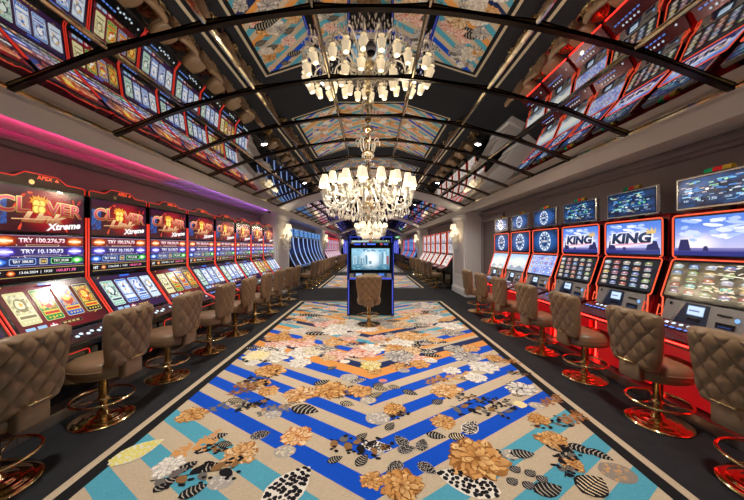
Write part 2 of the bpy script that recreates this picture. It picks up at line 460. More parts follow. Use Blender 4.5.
class Carpet(Art):
    n = 0
    def begin(s):
        s.n += 1; s.l = .0004 + (s.n % 5) * .0007; s.st = .00003
    def petal(s, cx, cy, a, L, w, c0, c1, jit=.12):
        s.l += s.st
        ca, sa = math.cos(a), math.sin(a); pts, cs = [(cx, cy)], [c0]
        for t, ww in ((.25, .55), (.5, .95), (.75, 1.0), (.92, .7), (1.0, .15)):
            pts.append((t * L * random.uniform(1 - jit, 1 + jit), w * ww * random.uniform(.85, 1.15))); cs.append(mix(c0, c1, t))
        for t, ww in ((1.0, .15), (.92, .7), (.75, 1.0), (.5, .95), (.25, .55)):
            pts.append((t * L * random.uniform(1 - jit, 1 + jit), -w * ww * random.uniform(.85, 1.15))); cs.append(mix(c0, c1, t * .8))
        P = [s.P(cx, cy)] + [s.P(cx + x * ca - y * sa, cy + x * sa + y * ca) for x, y in pts[1:]]
        s.add(P, [tuple(range(len(P)))[::-1]], s.mi, cs)
    def flower(s, x, y, r, pal=None, rings=4, asp=1.0):
        s.begin(); pal = pal or (BRN, TAN, CRE)
        for k in range(rings):
            q = 1 - k / rings * .8; n = max(5, int(11 * q) + 2); off = random.random() * 6
            for i in range(n):
                a = off + 2 * PI * i / n + random.uniform(-.2, .2)
                c1 = mix(pal[1], pal[2], random.uniform(0, 1)); c0 = mix(pal[0], pal[1], random.uniform(.1, .8))
                rr = r * q * random.uniform(.85, 1.1); s.petal(x, y, a, rr * 1.05, r * q * .31, mix(mul(pal[0], .7), pal[1], .2 * random.random()), mix(pal[0], pal[1], random.random() * .7)); s.petal(x, y, a + random.uniform(-.05, .05), rr, r * q * random.uniform(.2, .26), c0, c1)
        for i in range(5): s.ell(x + random.uniform(-.1, .1) * r, y + random.uniform(-.1, .1) * r, r * .07, r * .05, pal[0], 8)
        if rings >= 3:                                  # dark cracks between petals
            for i in range(9):
                a = random.random() * 6.3; q = random.uniform(.3, .8) * r
                s.petal(x + q * math.cos(a), y + q * math.sin(a), a + random.uniform(-.4, .4), r * .22, r * .022, mul(pal[0], .6), pal[0])
    def leafpts(s, x, y, a, L, w):
        ca, sa = math.cos(a), math.sin(a); up = [(t * L, w * math.sin(PI * min(1, t) ** .8) ** .8) for t in (0, .12, .3, .5, .7, .88, 1)]
        pts = up + [(p[0], -p[1]) for p in up[-2:0:-1]]
        return [(x + p * ca - q * sa, y + p * sa + q * ca) for p, q in pts]
    def leopard(s, x, y, a, L, w, bg=None, sp=None, dens=1.0):
        s.begin(); s.poly(s.leafpts(x, y, a, L, w), bg or WHT); ca, sa = math.cos(a), math.sin(a)
        n = 11
        for i in range(1, n):
            t = i / n; hw = w * math.sin(PI * t ** .8) ** .8; m = max(1, int(hw / (L / n) * 2.3 * dens))
            for j in range(m):
                q = (j + .5) / m * 2 - 1; q = q * hw * .86 + random.uniform(-.05, .05) * w; p = t * L + random.uniform(-.03, .03) * L
                s.ell(x + p * ca - q * sa, y + p * sa + q * ca, L / n * random.uniform(.42, .58), L / n * random.uniform(.34, .48), sp or BLK, 7, random.random() * 3, .15)
    def zebra(s, x, y, a, L, w, bg=None, fg=None, n=6):
        s.begin(); s.poly(s.leafpts(x, y, a, L, w), bg or BLK); ca, sa = math.cos(a), math.sin(a)
        for i in range(1, n + 1):
            t = i / (n + 1); hw = w * math.sin(PI * t ** .8) ** .8 * .95; d = L / n * .16
            for sg in (-1, 1):
                q = [(t * L - d, .02 * sg * w), (t * L + d, .02 * sg * w), (t * L + d * .6 + .2 * hw, sg * hw * .9), (t * L - d * .4 + .2 * hw, sg * hw * .9)]
                if sg < 0: q = q[::-1]
                s.poly([(x + p * ca - r_ * sa, y + p * sa + r_ * ca) for p, r_ in q], fg or H('#a79f90'))
    def sprig(s, x, y, a, L, col=None, n=7, lw=.03, kind=0):
        s.begin(); col = col or BLK; ca, sa = math.cos(a), math.sin(a)
        def at(p, q): return (x + p * ca - q * sa, y + p * sa + q * ca)
        s.poly([at(0, -.004), at(L, .03 * L - .003), at(L, .03 * L + .003), at(0, .004)], col)
        for i in range(n):
            t = (i + .6) / n; sg = 1 if i % 2 else -1; b = a + sg * random.uniform(.6, 1.1); px, py = at(t * L, .03 * L * t)
            l = L * random.uniform(.16, .26)
            s.poly(s.leafpts(px, py, b, l, lw * random.uniform(.7, 1.2)), mix(col, random.choice((col, TAN, GRY)), .35))
            if kind:
                for q in range(4): s.ell(px + l * math.cos(b) + random.uniform(-.03, .03), py + l * math.sin(b) + random.uniform(-.03, .03), .016, .012, col, 7)
    def puff(s, x, y, r, c0, c1, n=26, asp=.85):
        s.begin(); s.ell(x, y, r, r * asp, c0, 16, 0, .06)
        for i in range(n):
            a = random.random() * 6.3; q = math.sqrt(random.random()) * r * .85
            s.ell(x + q * math.cos(a), y + q * asp * math.sin(a), r * .13, r * .09, mix(c0, c1, random.random()), 7, random.random() * 3, .2)
def fp(px, py):
    """floor point under a measured picture position"""
    Y = 441.0 / (py - 247.0); return ((px - 371.0) * Y / 294.0, Y)
HW = 1.79
P = .175
seq = []
d = -2.55 - .03
cols = []
L0 = 1.72
for i in range(-9, 0):
    base = L0 + i * .35; seq += [(base, base + P, TEA), (base + P, base + .35, BEI)]
for i in range(4):
    base = L0 + i * .35; seq += [(base, base + P, BLU), (base + P, base + .35, BEI)]
dd = 3.12
for wd, c in ((.21, BLU), (.22, ORA), (.18, NAV), (.10, BEI), (.17, ORA), (.18, BLU), (.15, BEI), (.18, ORA), (.17, TEA), (.14, BEI), (.18, NAV), (.15, ORA), (.17, BEI), (.17, TEA), (.15, BEI), (.18, ORA), (.16, TEA), (.17, BEI), (.17, TEA), (.17, BEI), (.17, TEA), (.17, BEI), (.17, BLU), (.17, BEI), (.17, TEA), (.17, BEI), (.17, BLU), (.17, BEI), (.17, TEA), (.17, BEI)):
    seq.append((dd, dd + wd, c)); dd += wd
def carpet_edge(y0, y1, ar):
    """dark band and cream piping round the print"""
    for (x0, x1, a, b) in ((-1.945, -1.885, y0 - .155, y1 + .155), (1.885, 1.945, y0 - .155, y1 + .155), (-1.885, 1.885, y1 + .095, y1 + .155), (-1.885, 1.885, y0 - .155, y0 - .095)):
        ar.l = .0002; ar.rect(x0, a, x1, b, BEI, True)
    for (x0, x1, a, b) in ((-1.885, -HW, y0 - .095, y1 + .095), (HW, 1.885, y0 - .095, y1 + .095), (-HW, HW, y1, y1 + .095), (-HW, HW, y0 - .095, y0)):
        ar.rect(x0, a, x1, b, H('#1b1b1d'), True)
CZ = .004
def new_carpet(y0, y1):
    c = Carpet((0, 0, CZ), (1, 0, 0), (0, 1, 0), 0, .0001)
    c.box(-1.95, 1.95, y0 - .16, y1 + .16, .001, CZ, 0, 0, H('#1b1b1d'))
    c.l = .0002
    return c
ca = new_carpet(-1.2, 7.98)
stripes(ca, HW, -1.2, 7.98, seq)
carpet_edge(-1.2, 7.98, ca)
ORG = (H('#7a4a22'), H('#c58d4f'), H('#e3bd82')); WHF = (GRY, WHT, H('#f0ebe0')); RWF = (RED, H('#d8b9a8'), WHT)
def fl_(px, py, r, pal=ORG, rings=4): ca.flower(*fp(px, py), r * 1.22, pal, rings)
# near flowers, read from the photograph
fl_(477, 459, .17); fl_(241, 454, .10, (BRN, TAN, CRE), 3); fl_(297, 437, .095, (H('#a55a30'), H('#d8a868'), CRE), 3)
fl_(402, 486, .11, ORG, 3); fl_(443, 422, .085, ORG, 3); fl_(395, 410, .09, ORG, 3); fl_(330, 390, .15, ORG, 4)
fl_(192, 415, .10, ORG, 2); fl_(270, 371, .15, ORG, 3); fl_(268, 391, .09, ORG, 3); fl_(300, 395, .13, (H('#7a4a22'), H('#c58d4f'), CRE), 2)
fl_(372, 481, .06, ORG, 2); fl_(552, 441, .09, ORG, 3); fl_(360, 392, .10, ORG, 2); fl_(447, 391, .13, (H('#9a6a3a'), TAN, CRE), 3)
fl_(521, 389, .13, (BLK, WHT, H('#efe9e0')), 2); fl_(483, 367, .15, WHF, 3); fl_(454, 349, .13, (BLK, GRY, WHT), 3)
fl_(476, 378, .10, WHF, 3); fl_(410, 359, .17, RWF, 3); fl_(336, 356, .15, RWF, 3); fl_(313, 351, .12, (H('#9a8a5a'), H('#e8dcc0'), WHT), 3)
fl_(371, 366, .11, (H('#b09038'), YEL, WHT), 3); fl_(260, 356, .16, (YEL, CRE, WHT), 3); fl_(279, 349, .1, WHF, 2); fl_(283, 344, .11, (RED, WHT, WHT), 2)
fl_(520, 405, .05, (YEL, CRE, CRE), 2); fl_(300, 363, .12, WHF, 3)
x, y = fp(300, 482); ca.leopard(x - .16, y - .22, 1.05, .40, .12)
x, y = fp(475, 478); ca.leopard(x + .12, y - .12, 2.7, .40, .11); x, y = fp(472, 433); ca.leopard(x - .06, y - .02, .9, .22, .07)
for px, py, a in ((397, 452, .3), (420, 452, 1.2), (408, 447, 2.2), (402, 462, -2.4), (418, 463, -.8)):
    ca.leopard(*fp(px, py), a, .15, .05, GRY)
for px, py, a, L in ((185, 468, .8, .16), (166, 484, 1.2, .16), (193, 492, .7, .16), (208, 468, .4, .17), (218, 437, .5, .15), (225, 445, -.2, .13), (305, 410, -.3, .28), (322, 383, .6, .2), (355, 388, -.1, .17), (335, 460, .5, .12), (362, 437, .8, .12), (362, 461, 1.0, .14), (390, 427, 1.0, .13), (436, 436, -.3, .16), (445, 393, .2, .2), (410, 393, -.6, .18), (560, 448, -.2, .2), (582, 450, -.7, .18), (600, 455, -.9, .16), (548, 490, .2, .2), (253, 348, .2, .24)):
    x, y = fp(px, py); ca.zebra(x - .5 * L * math.cos(a), y - .5 * L * math.sin(a), a, L, L * .3)
for px, py in ((517, 472), (532, 476), (514, 484), (530, 488), (544, 482)):
    x, y = fp(px, py); ca.zebra(x - .04, y, .4, .085, .035, BLK, GRY, 4)
x, y = fp(603, 495); ca.zebra(x - .12, y + .01, .5, .24, .09, BLK, CRE, 7)
for px, py, a, L, c in ((150, 482, .2, .5, BLK), (160, 465, .9, .35, H('#c78f55')), (255, 413, .3, .3, H('#6a655f')), (235, 410, .5, .25, BLK), (330, 440, -.3, .42, BLK), (450, 407, -.25, .5, BLK), (430, 380, .2, .45, H('#b98a50')), (540, 405, .4, .28, H('#8a5a38')), (560, 422, .3, .25, BRN), (565, 478, .9, .3, BLK), (240, 382, .6, .4, BLK), (225, 395, .5, .3, H('#6a4a38')), (505, 372, -.3, .25, BLK), (345, 345, .2, .3, NAV)):
    ca.sprig(*fp(px, py), a, L, c, 8, .03, 1)
for px, py, r, c0, c1 in ((349, 378, .11, GRY, H('#c9c1b5')), (378, 419, .11, GRY, WHT), (383, 381, .05, PNK, RED), (617, 473, .11, H('#8a8076'), TAN), (552, 436, .07, H('#9a8b74'), TAN), (404, 371, .07, GRY, NAV), (368, 401, .08, GRY, CRE), (221, 482, .08, GRY, WHT), (162, 474, .06, GRY, WHT), (378, 452, .05, GRY, WHT), (345, 362, .07, H('#d9d2c4'), WHT)):
    ca.puff(*fp(px, py), r, c0, c1)
# yellow green leaf half under the border on the left
x, y = fp(140, 450); ca.leopard(x - .10, y - .16, .95, .34, .1, H('#d8d4c4'), YEL, 1.3)
rnd = random.Random(21); random.seed(5)
for i in range(46):                                     # small scattered leaves and blossoms in the middle distance
    y = rnd.uniform(2.0, 3.9); x = rnd.uniform(-1.6, 1.6); t = rnd.random()
    if t < .4: ca.sprig(x, y, rnd.uniform(-.5, .5), rnd.uniform(.2, .36), rnd.choice((BLK, BLK, BRN, H('#6a655f'))), 7, .026, 1)
    elif t < .62: ca.flower(x, y, rnd.uniform(.07, .13), rnd.choice((ORG, ORG, WHF)), 3)
    elif t < .8: ca.zebra(x, y, rnd.uniform(-.5, .8), rnd.uniform(.13, .2), .05, BLK, rnd.choice((GRY, CRE)))
    elif t < .9: ca.leopard(x, y, rnd.uniform(-.5, .8), rnd.uniform(.15, .25), .06, rnd.choice((GRY, WHT)))
    else: ca.puff(x, y, rnd.uniform(.05, .09), GRY, rnd.choice((WHT, CRE, TAN)))
# far half: denser, smaller looking motifs
rnd = random.Random(3); random.seed(11)
for i in range(185):
    y = rnd.uniform(3.85, 7.85); x = rnd.uniform(-1.68, 1.68)
    if abs(x) < .62 and y > 6.0: continue
    t = rnd.random(); r = rnd.uniform(.10, .25)
    r = min(r, HW - .02 - abs(x), 7.95 - y)
    if t < .55: ca.flower(x, y, r, rnd.choice((ORG, RWF, WHF, WHF, (GRY, H('#c8b8a8'), WHT), (H('#5a5560'), GRY, WHT), (H('#9a6a3a'), TAN, CRE), (BRN, H('#d8b890'), CRE), (NAV, GRY, CRE))), 2 + (y < 5.5))
    elif t < .75: ca.zebra(x - r, y, rnd.uniform(-.4, .4), r * 1.8, r * .5)
    elif t < .88: ca.puff(x, y, r * .7, GRY, rnd.choice((WHT, TAN, PNK)))
    elif r > .1: ca.leopard(x - r, y, rnd.uniform(-.4, .4), r * 1.7, r * .5, WHT)
for i in range(26):                                      # strip nearer than the photograph's edge, seen only overhead
    y = rnd.uniform(-1.0, 1.55); x = rnd.uniform(-1.55, 1.55)
    if i % 3: ca.flower(x, y, rnd.uniform(.1, .17), rnd.choice((ORG, ORG, WHF)), 3)
    else: ca.leopard(x - .1, y, rnd.uniform(-1, 1), .3, .09)
tag(ca.build('patterned_carpet', 'carpet_print'), 'long blue, teal and beige chevron carpet with flowers in the foreground', 'carpet', 'chevron flower carpets')
def far_carpet(y0, y1, label, seed):
    c = new_carpet(y0, y1); rn = random.Random(seed)
    s2 = [(y0 - 2 + i * .17, y0 - 2 + (i + 1) * .17, (BEI, TEA, BEI, ORA, BEI, TEA, BEI, BLU)[i % 8]) for i in range(int((y1 - y0 + 2.2) / .17))]
    stripes(c, HW, y0, y1, s2); carpet_edge(y0, y1, c)
    for i in range(int(26 * (y1 - y0))):
        y = rn.uniform(y0 + .2, y1 - .2); x = rn.uniform(-1.6, 1.6)
        c.flower(x, y, rn.uniform(.1, .18), rn.choice((ORG, RWF, WHF, (RED, PNK, WHT))), 2)
    tag(c.build('patterned_carpet', 'carpet_print'), label, 'carpet', 'chevron flower carpets')
far_carpet(10.9, 15.4, 'second flowered carpet, just beyond the dark cross aisle', 4)
far_carpet(17.6, 25.6, 'farthest flowered carpet, between the distant machine rows', 5)

# =================================================================== STOOLS
def make_stool(leather, label, cat_group, loc, rz):
    """seat faces local +Y, backrest at local -Y"""
    t = empty('casino_stool', label, 'stool', loc, rz, cat_group)
    b = MB()
    b.lathe([(0.005, 0), (.222, 0), (.226, .006), (.222, .014), (.19, .020), (.175, .020), (.170, .026), (.13, .031), (.118, .031), (.112, .037), (.07, .044), (.05, .05), (.04, .075), (.005, .076)], 0, 40)
    b.build('base', 'gold', t)
    b = MB(); b.lathe([(.005, .07), (.035, .07), (.035, .375), (.07, .38), (.075, .394), (.005, .395)], 0, 24); b.build('column', 'gold', t)
    b = MB()
    b.tube([(.215 * math.cos(2 * PI * k / 40), .215 * math.sin(2 * PI * k / 40), .19) for k in range(40)], .0105, 0, 8, True)
    for a in (.5, 2.6, 4.7): b.tube([(.03 * math.cos(a), .03 * math.sin(a), .17), (.21 * math.cos(a), .21 * math.sin(a), .19)], .007, 0, 6)
    b.lathe([(.034, .155), (.042, .16), (.042, .185), (.034, .19)], 0, 16)
    b.build('foot_ring', 'gold', t)
    # seat: thick rounded drum cushion, a little wider than deep
    b = MB(); n = 40; prof = [(.001, .395), (.165, .395), (.198, .402), (.214, .425), (.219, .46), (.217, .50), (.205, .53), (.17, .548), (.09, .554), (.001, .555)]
    vs = [(r_ * 1.04 * math.cos(2 * PI * k / n), r_ * 1.13 * math.sin(2 * PI * k / n) + .0, z) for r_, z in prof for k in range(n)]
    fs = [(i * n + k, i * n + (k + 1) % n, (i + 1) * n + (k + 1) % n, (i + 1) * n + k) for i in range(len(prof) - 1) for k in range(n)]
    b.add(vs, fs, 0, (1, 1, 1), True)
    seat = b.build('seat', leather, t)
    b = MB(); b.tube([(.219 * 1.04 * math.cos(2 * PI * k / 48), .219 * 1.13 * math.sin(2 * PI * k / 48), .475) for k in range(48)], .0045, 0, 5, True)
    b.build('piping', leather, seat)
    # backrest: bowed, quilted outside
    b = MB(); nx, ny = 84, 80; z0, z1 = .49, .985
    def pt(u, v, side):
        cr = .085
        x = u * (1 - cr * abs(v) ** 5); vv = v * (1 - (cr * 1.3 if v > 0 else cr * .5) * abs(u) ** 4)
        hw = .183 + .070 * (vv * .5 + .5) ** .7
        X = x * hw; Z = (z0 + z1) / 2 + vv * (z1 - z0) / 2
        e = max(abs(u), abs(v)); th = .043 * max(0, 1 - e ** 9) ** .5
        q = 0
        if e < .93:
            p1, p2 = (X / .118 + Z / .150), (X / .118 - Z / .150)
            m = abs(math.sin(PI * p1)) * abs(math.sin(PI * p2))
            q = (.021 * m ** .36 - .006) * min(1, (.93 - e) / .09)
        yc = -.235 - .026 * (vv + 1) + .75 * X * X
        return (X, yc - th - q if side else yc + th + q * .5, Z)
    for side in (0, 1):
        vs = [pt(-1 + 2 * i / nx, -1 + 2 * j / ny, side) for j in range(ny + 1) for i in range(nx + 1)]; n = nx + 1
        fs = [(j * n + i, j * n + i + 1, (j + 1) * n + i + 1, (j + 1) * n + i) for j in range(ny) for i in range(nx)]
        if not side: fs = [f[::-1] for f in fs]
        b.add(vs, fs, 0, (1, 1, 1), True)
    back = b.build('backrest', leather, t)
    b = MB(); b.box(-.092, .092, -.285, -.21, .39, .54, 0, .022)
    b.build('back_bracket', leather, t)
    b = MB(); b.tube(catmull([(-.062, -.265, .545), (-.062, -.306, .55), (-.05, -.315, .552), (.05, -.315, .552), (.062, -.306, .55), (.062, -.265, .545)], 4), .0055, 0, 8)
    b.build('handle', 'gold', back)
    return t
ORD = ['nearest', 'second', 'third', 'fourth', 'fifth', 'sixth', 'seventh', 'eighth', 'ninth', 'tenth', 'eleventh', 'twelfth']
ORW = ['first'] + ORD[1:]
# facing -X needs local +Y -> -X : rz = +90 ; facing +X : rz = -90
LST = [(-2.36, 1.83), (-2.35, 2.58), (-2.35, 3.40), (-2.35, 4.27), (-2.35, 5.08), (-2.35, 5.95), (-2.35, 6.78), (-2.35, 7.61), (-2.35, 8.42)]
st0 = None
jig = random.Random(5)
for i, (x, y) in enumerate(LST):
    lab = 'brown quilted stool on a brass base, %s from the camera facing the clover jackpot machines' % ORW[i]
    rz = PI / 2 + R(-3 + jig.uniform(-3, 3))
    if st0 is None: st0 = make_stool('leather', lab, 'stools at the clover jackpot machines', (x, y, 0), rz)
    else: dup(st0, (x, y, 0), rz, lab)
RST = [(2.44, 1.80), (2.46, 2.52), (2.46, 3.38), (2.46, 4.22), (2.46, 5.10), (2.46, 5.95), (2.48, 6.85)]
for i, (x, y) in enumerate(RST):
    dup(st0, (x, y, 0), -PI / 2 + R(3 + jig.uniform(-3, 3)), 'brown quilted stool on a brass base, %s from the camera facing the red-trimmed machines' % ORW[i], 'stools at the red-trimmed machines')
dup(st0, (0.0 - .04, 5.66, 0.010), 0, 'brown quilted stool standing alone in front of the central blue terminal', None)['group'] = 'stool at the central terminal'

# =================================================================== SLOT MACHINES
BTN = MB(); BTN.lathe([(.001, 0), (.019, 0), (.019, .006), (.001, .0061)], 0, 14); BTN.lathe([(.001, .0062), (.015, .0062), (.013, .011), (.001, .012)], 1, 14)
BTNM = mesh_of(BTN, 'button', ['silver', 'btn_white'])
BT2 = MB(); BT2.box(-.024, .024, -.014, .014, 0, .008, 0, .003); BT2.box(-.02, .02, -.010, .010, .008, .0095, 1)
BT2M = mesh_of(BT2, 'button', ['black_gloss', 'btn_blue'])
def slant(y0, z0, y1, z1): return Vector((0, y1 - y0, z1 - z0))
def led_path(pts, r, mat, parent, name='led_strip', closed=False, n=6):
    mb = MB(); mb.tube(pts, r, 0, n, closed); return mb.build(name, mat, parent)
def rloop(w, z0, z1, y, r=.03, n=4, yz=None):
    """rounded rectangle loop; yz maps height to (y,z) for slanted planes"""
    pts = []
    for cx, cz, a in ((w - r, z0 + r, -90), (w - r, z1 - r, 0), (-w + r, z1 - r, 90), (-w + r, z0 + r, 180)):
        for k in range(n + 1):
            q = R(a + 90 * k / n); pts.append((cx + r * math.cos(q), cz + r * math.sin(q)))
    return [((x, y, z) if yz is None else (x, *yz(z))) for x, z in pts]

# ---- artwork of the clover machines
def art_clover(a, w, h):
    DR, RD, PU = H('#3a0712'), H('#b3121c'), H('#3a1248')
    def bg(u, v):
        c = mix(DR, RD, max(0, 1 - ((u - .58) / .33) ** 2 - ((v - .55) / .6) ** 2))
        return mix(c, PU, max(0, (v - .75) * 2 * (1 - u)) + max(0, u - .88) * 3)
    a.grad(0, 0, w, h, bg, 18, 10)
    a.grad(0, h * .15, w * .15, h * .72, noise_col([H('#1d3f8a'), H('#12245c'), H('#3a6ac0'), DR], 3), 6, 8)
    rn = random.Random(1)
    for i in range(14): a.ell(w * rn.uniform(.2, .95), h * rn.uniform(.08, .95), w * .04, h * .03, mix(RD, H('#e04828'), rn.random()), 8, rn.random() * 3, .3)
    G0, G1 = H('#8a5a1c'), H('#f4d985')
    def word(t, cx, cy, hh, ww, c, sk=0):
        a.text(t, cx, cy, hh * 1.16, (G0, G1), ww * 1.04, .05, 0, 0, sk); a.text(t, cx, cy, hh, c, ww, .012, 0, 0, sk)
    word('CL', w * .20, h * .60, h * .33, w * .33, (H('#8d0f1e'), H('#f0607a')), .05)
    word('VER', w * .755, h * .58, h * .30, w * .44, (H('#8d0f1e'), H('#f0607a')), -.05)
    for k in range(7): a.star(w * (.40 + .02 * k), h * (.73 + .03 * (k % 2)), h * .12, h * .04, 5, H('#f0a030'), k)
    for k in range(4):
        q = PI / 4 + k * PI / 2; a.ell(w * .455 + .030 * math.cos(q), h * .60 + .036 * math.sin(q), .034, .038, H('#c8901e'), 12)
        a.ell(w * .455 + .030 * math.cos(q), h * .60 + .036 * math.sin(q), .026, .029, H('#f6dc70'), 12)
    a.text('Link', w * .52, h * .34, h * .25, (G0, H('#f0d9a0')), w * .50, .05, .35); a.text('Link', w * .52, h * .345, h * .22, (H('#9a3a2a'), H('#f0c090')), w * .48, .01, .35)
    a.poly([(w * .18, h * .26), (w * .62, h * .31), (w * .62, h * .33), (w * .18, h * .285)], H('#e0a878'))
    a.text('Xtreme', w * .74, h * .17, h * .17, WHITE, w * .42, .04, .2, 0, .12)
def fire(a, x, y, rx, ry, cols):
    for i in range(4):
        q = 1 - i * .22; a.star(x, y, rx * q, rx * q * .72, 9, cols[min(i, len(cols) - 1)], i * .4, .12) if False else a.ell(x, y, rx * q, ry * q, cols[min(i, len(cols) - 1)], 16, 0, .12)
def art_jackpot(a, w, h):
    BK = H('#14060c')
    a.rect(0, 0, w, h, BK)
    OR = [H('#8e2a10'), H('#d0601e'), H('#f09a50'), H('#ffd9a8')]; PP = [H('#3b2a8a'), H('#6a5ad0'), H('#a79cf0'), H('#d8d0ff')]
    BL = [H('#1a3a9a'), H('#3f7be0'), H('#8fb8ff'), WHITE]; GN = [H('#1f7a2a'), H('#4cc04a'), H('#a0f090'), WHITE]
    a.rect(0, h * .76, w, h * .98, H('#6a2028')); a.rect(0, h * .53, w, h * .72, H('#3a2c68')); a.rect(0, h * .30, w, h * .50, H('#203068'))
    for y in (.74, .99, .52, .29): a.rect(0, h * (y - .008), w, h * (y + .004), H('#a888b0'))
    for x in (.12, .88):
        fire(a, w * x, h * .865, w * .125, h * .12, OR); fire(a, w * x, h * .625, w * .125, h * .115, PP)
        a.rect(w * (x - .08), h * .845, w * (x + .08), h * .885, H('#fff0d0')); a.rect(w * (x - .08), h * .605, w * (x + .08), h * .64, WHITE)
    a.text('TRY 100.276,73', w * .5, h * .875, h * .12, (H('#ff9ab0'), WHITE), w * .50, .035)
    a.rect(w * .32, h * .745, w * .68, h * .785, H('#d9c6a0')); a.rect(w * .33, h * .752, w * .67, h * .778, H('#5a1a14'))
    a.text('TRY 10.130,73', w * .5, h * .625, h * .11, (H('#b8b0ff'), WHITE), w * .46, .035)
    a.rect(w * .30, h * .505, w * .70, h * .545, H('#cfc0e0')); a.rect(w * .31, h * .512, w * .69, h * .538, H('#2a2050'))
    fire(a, w * .06, h * .40, w * .09, h * .085, BL)
    a.rrect(w * .16, h * .33, w * .42, h * .47, .01, H('#9ab8f0')); a.rrect(w * .167, h * .342, w * .413, h * .458, .01, H('#10205c'))
    a.text('TRY 388,80', w * .29, h * .40, h * .07, WHITE, w * .20, .01)
    a.rrect(w * .455, h * .33, w * .545, h * .47, .006, H('#b8b0a8')); a.rrect(w * .47, h * .35, w * .53, h * .45, .006, H('#3a2c2c'))
    for k in range(3): a.ell(w * (.483 + .017 * k), h * .40, w * .007, h * .03, H('#e8c060'), 8)
    a.rrect(w * .58, h * .33, w * .84, h * .47, .01, H('#90e090')); a.rrect(w * .587, h * .342, w * .833, h * .458, .01, H('#0e3a1c'))
    a.text('TRY 39,88', w * .70, h * .40, h * .07, WHITE, w * .18, .01)
    fire(a, w * .90, h * .40, w * .085, h * .09, GN)
    a.rect(0, h * .07, w, h * .24, H('#0a0a12')); a.rect(0, h * .235, w, h * .25, H('#b89a58')); a.rect(0, h * .06, w, h * .075, H('#b89a58'))
    a.text('HIT', w * .05, h * .155, h * .08, WHITE, w * .07, .02); fire(a, w * .17, h * .155, w * .045, h * .06, OR)
    a.text('13.06.2024  |  10:20', w * .42, h * .155, h * .07, WHITE, w * .34, .01); a.text('100.871,98', w * .76, h * .155, h * .07, H('#ff70a8'), w * .24, .015)
    for k in range(14): a.star(w * random.uniform(.05, .95), h * random.uniform(.3, .95), .008, .002, 4, WHITE, 0)
def art_cards(a, w, h, warm):
    a.grad(0, 0, w, h, (lambda u, v: mix(H('#7a1420'), H('#2a0a14'), abs(u - .4) * 1.3 + .25 * v)) if warm else (lambda u, v: mix(H('#3a1a4a'), H('#14102a'), abs(u - .5) + .2 * v)), 10, 5)
    pal = [('#d8d29a', '#e8e4c0', '#8a7a4a'), ('#2e8a3a', '#e8c850', '#c83018'), ('#2a56b8', '#e8c850', '#c84020'), ('#1c1c20', '#e8c850', '#d04818')] if warm else \
        [('#8fc0a8', '#e0f0e8', '#3a4a5a'), ('#3a70c8', '#d8e8ff', '#f0f0f0'), ('#5a90d8', '#f0f4ff', '#3a5aa8'), ('#bcd2e8', '#f4f8ff', '#7a8aa8')]
    for i, (b, t, f) in enumerate(pal):
        x0 = w * (.055 + .235 * i); x1 = x0 + w * .185; y0, y1 = h * .22, h * .86
        a.rrect(x0 - .004, y0 - .004, x1 + .004, y1 + .004, .012, H('#e8d8a0') if warm else H('#e4ecf8')); a.rrect(x0, y0, x1, y1, .01, H(b))
        cx = (x0 + x1) / 2
        a.grad(x0 + .008, y0 + h * .22, x1 - .008, y1 - .02, noise_col([H(b), H(t), H(f), H(t)], i + 5), 8, 8)
        a.ell(cx, h * .60, w * .06, h * .14, H(f), 14, 0, .1); a.ell(cx - .005, h * .62, w * .042, h * .09, H(t), 12, 0, .12)
        for q in range(9): a.ell(cx + random.uniform(-.045, .045), h * random.uniform(.42, .78), random.uniform(.006, .02), random.uniform(.006, .018), random.choice([H(b), H(t), H(f), WHITE, H('#e0b050')]), 7, random.random() * 3, .25)
        a.rect(x0 + .006, y0 + h * .10, x1 - .006, y0 + h * .20, H(t)); a.rect(x0 + .012, y0 + h * .12, x1 - .012, y0 + h * .17, H(f))
        for k in range(4): a.ell(x0 + (x1 - x0) * (.2 + .2 * k), y0 + h * .05, .008, .009, H(t), 7)
    a.rect(w * .40, h * .93, w * .58, h * .975, H('#3a6ae0'))
    for x0, x1 in ((.03, .12), (.14, .23)): a.rrect(w * x0, h * .05, w * x1, h * .14, .005, H('#9cc4ea'))
    a.rrect(w * .26, h * .05, w * .34, h * .14, .004, H('#b83040')); a.rect(w * .26, h * .085, w * .34, h * .105, WHITE); a.rect(w * .293, h * .05, w * .307, h * .14, WHITE)
    a.rrect(w * .37, h * .06, w * .62, h * .13, .004, H('#8a6a40')); a.rrect(w * .374, h * .066, w * .616, h * .124, .004, H('#241018'))
    for k in range(4): a.rect(w * (.40 + .05 * k), h * .08, w * (.435 + .05 * k), h * .11, H('#d8b070'))
    for x, y, q in ((.02, .92, .5), (.82, .16, .6), (.33, .2, .8)): a.poly([(w * x, h * y), (w * x + .03, h * y + .02), (w * x + .028, h * y + .026), (w * x - .004, h * y + .006)], H('#d8a850'))

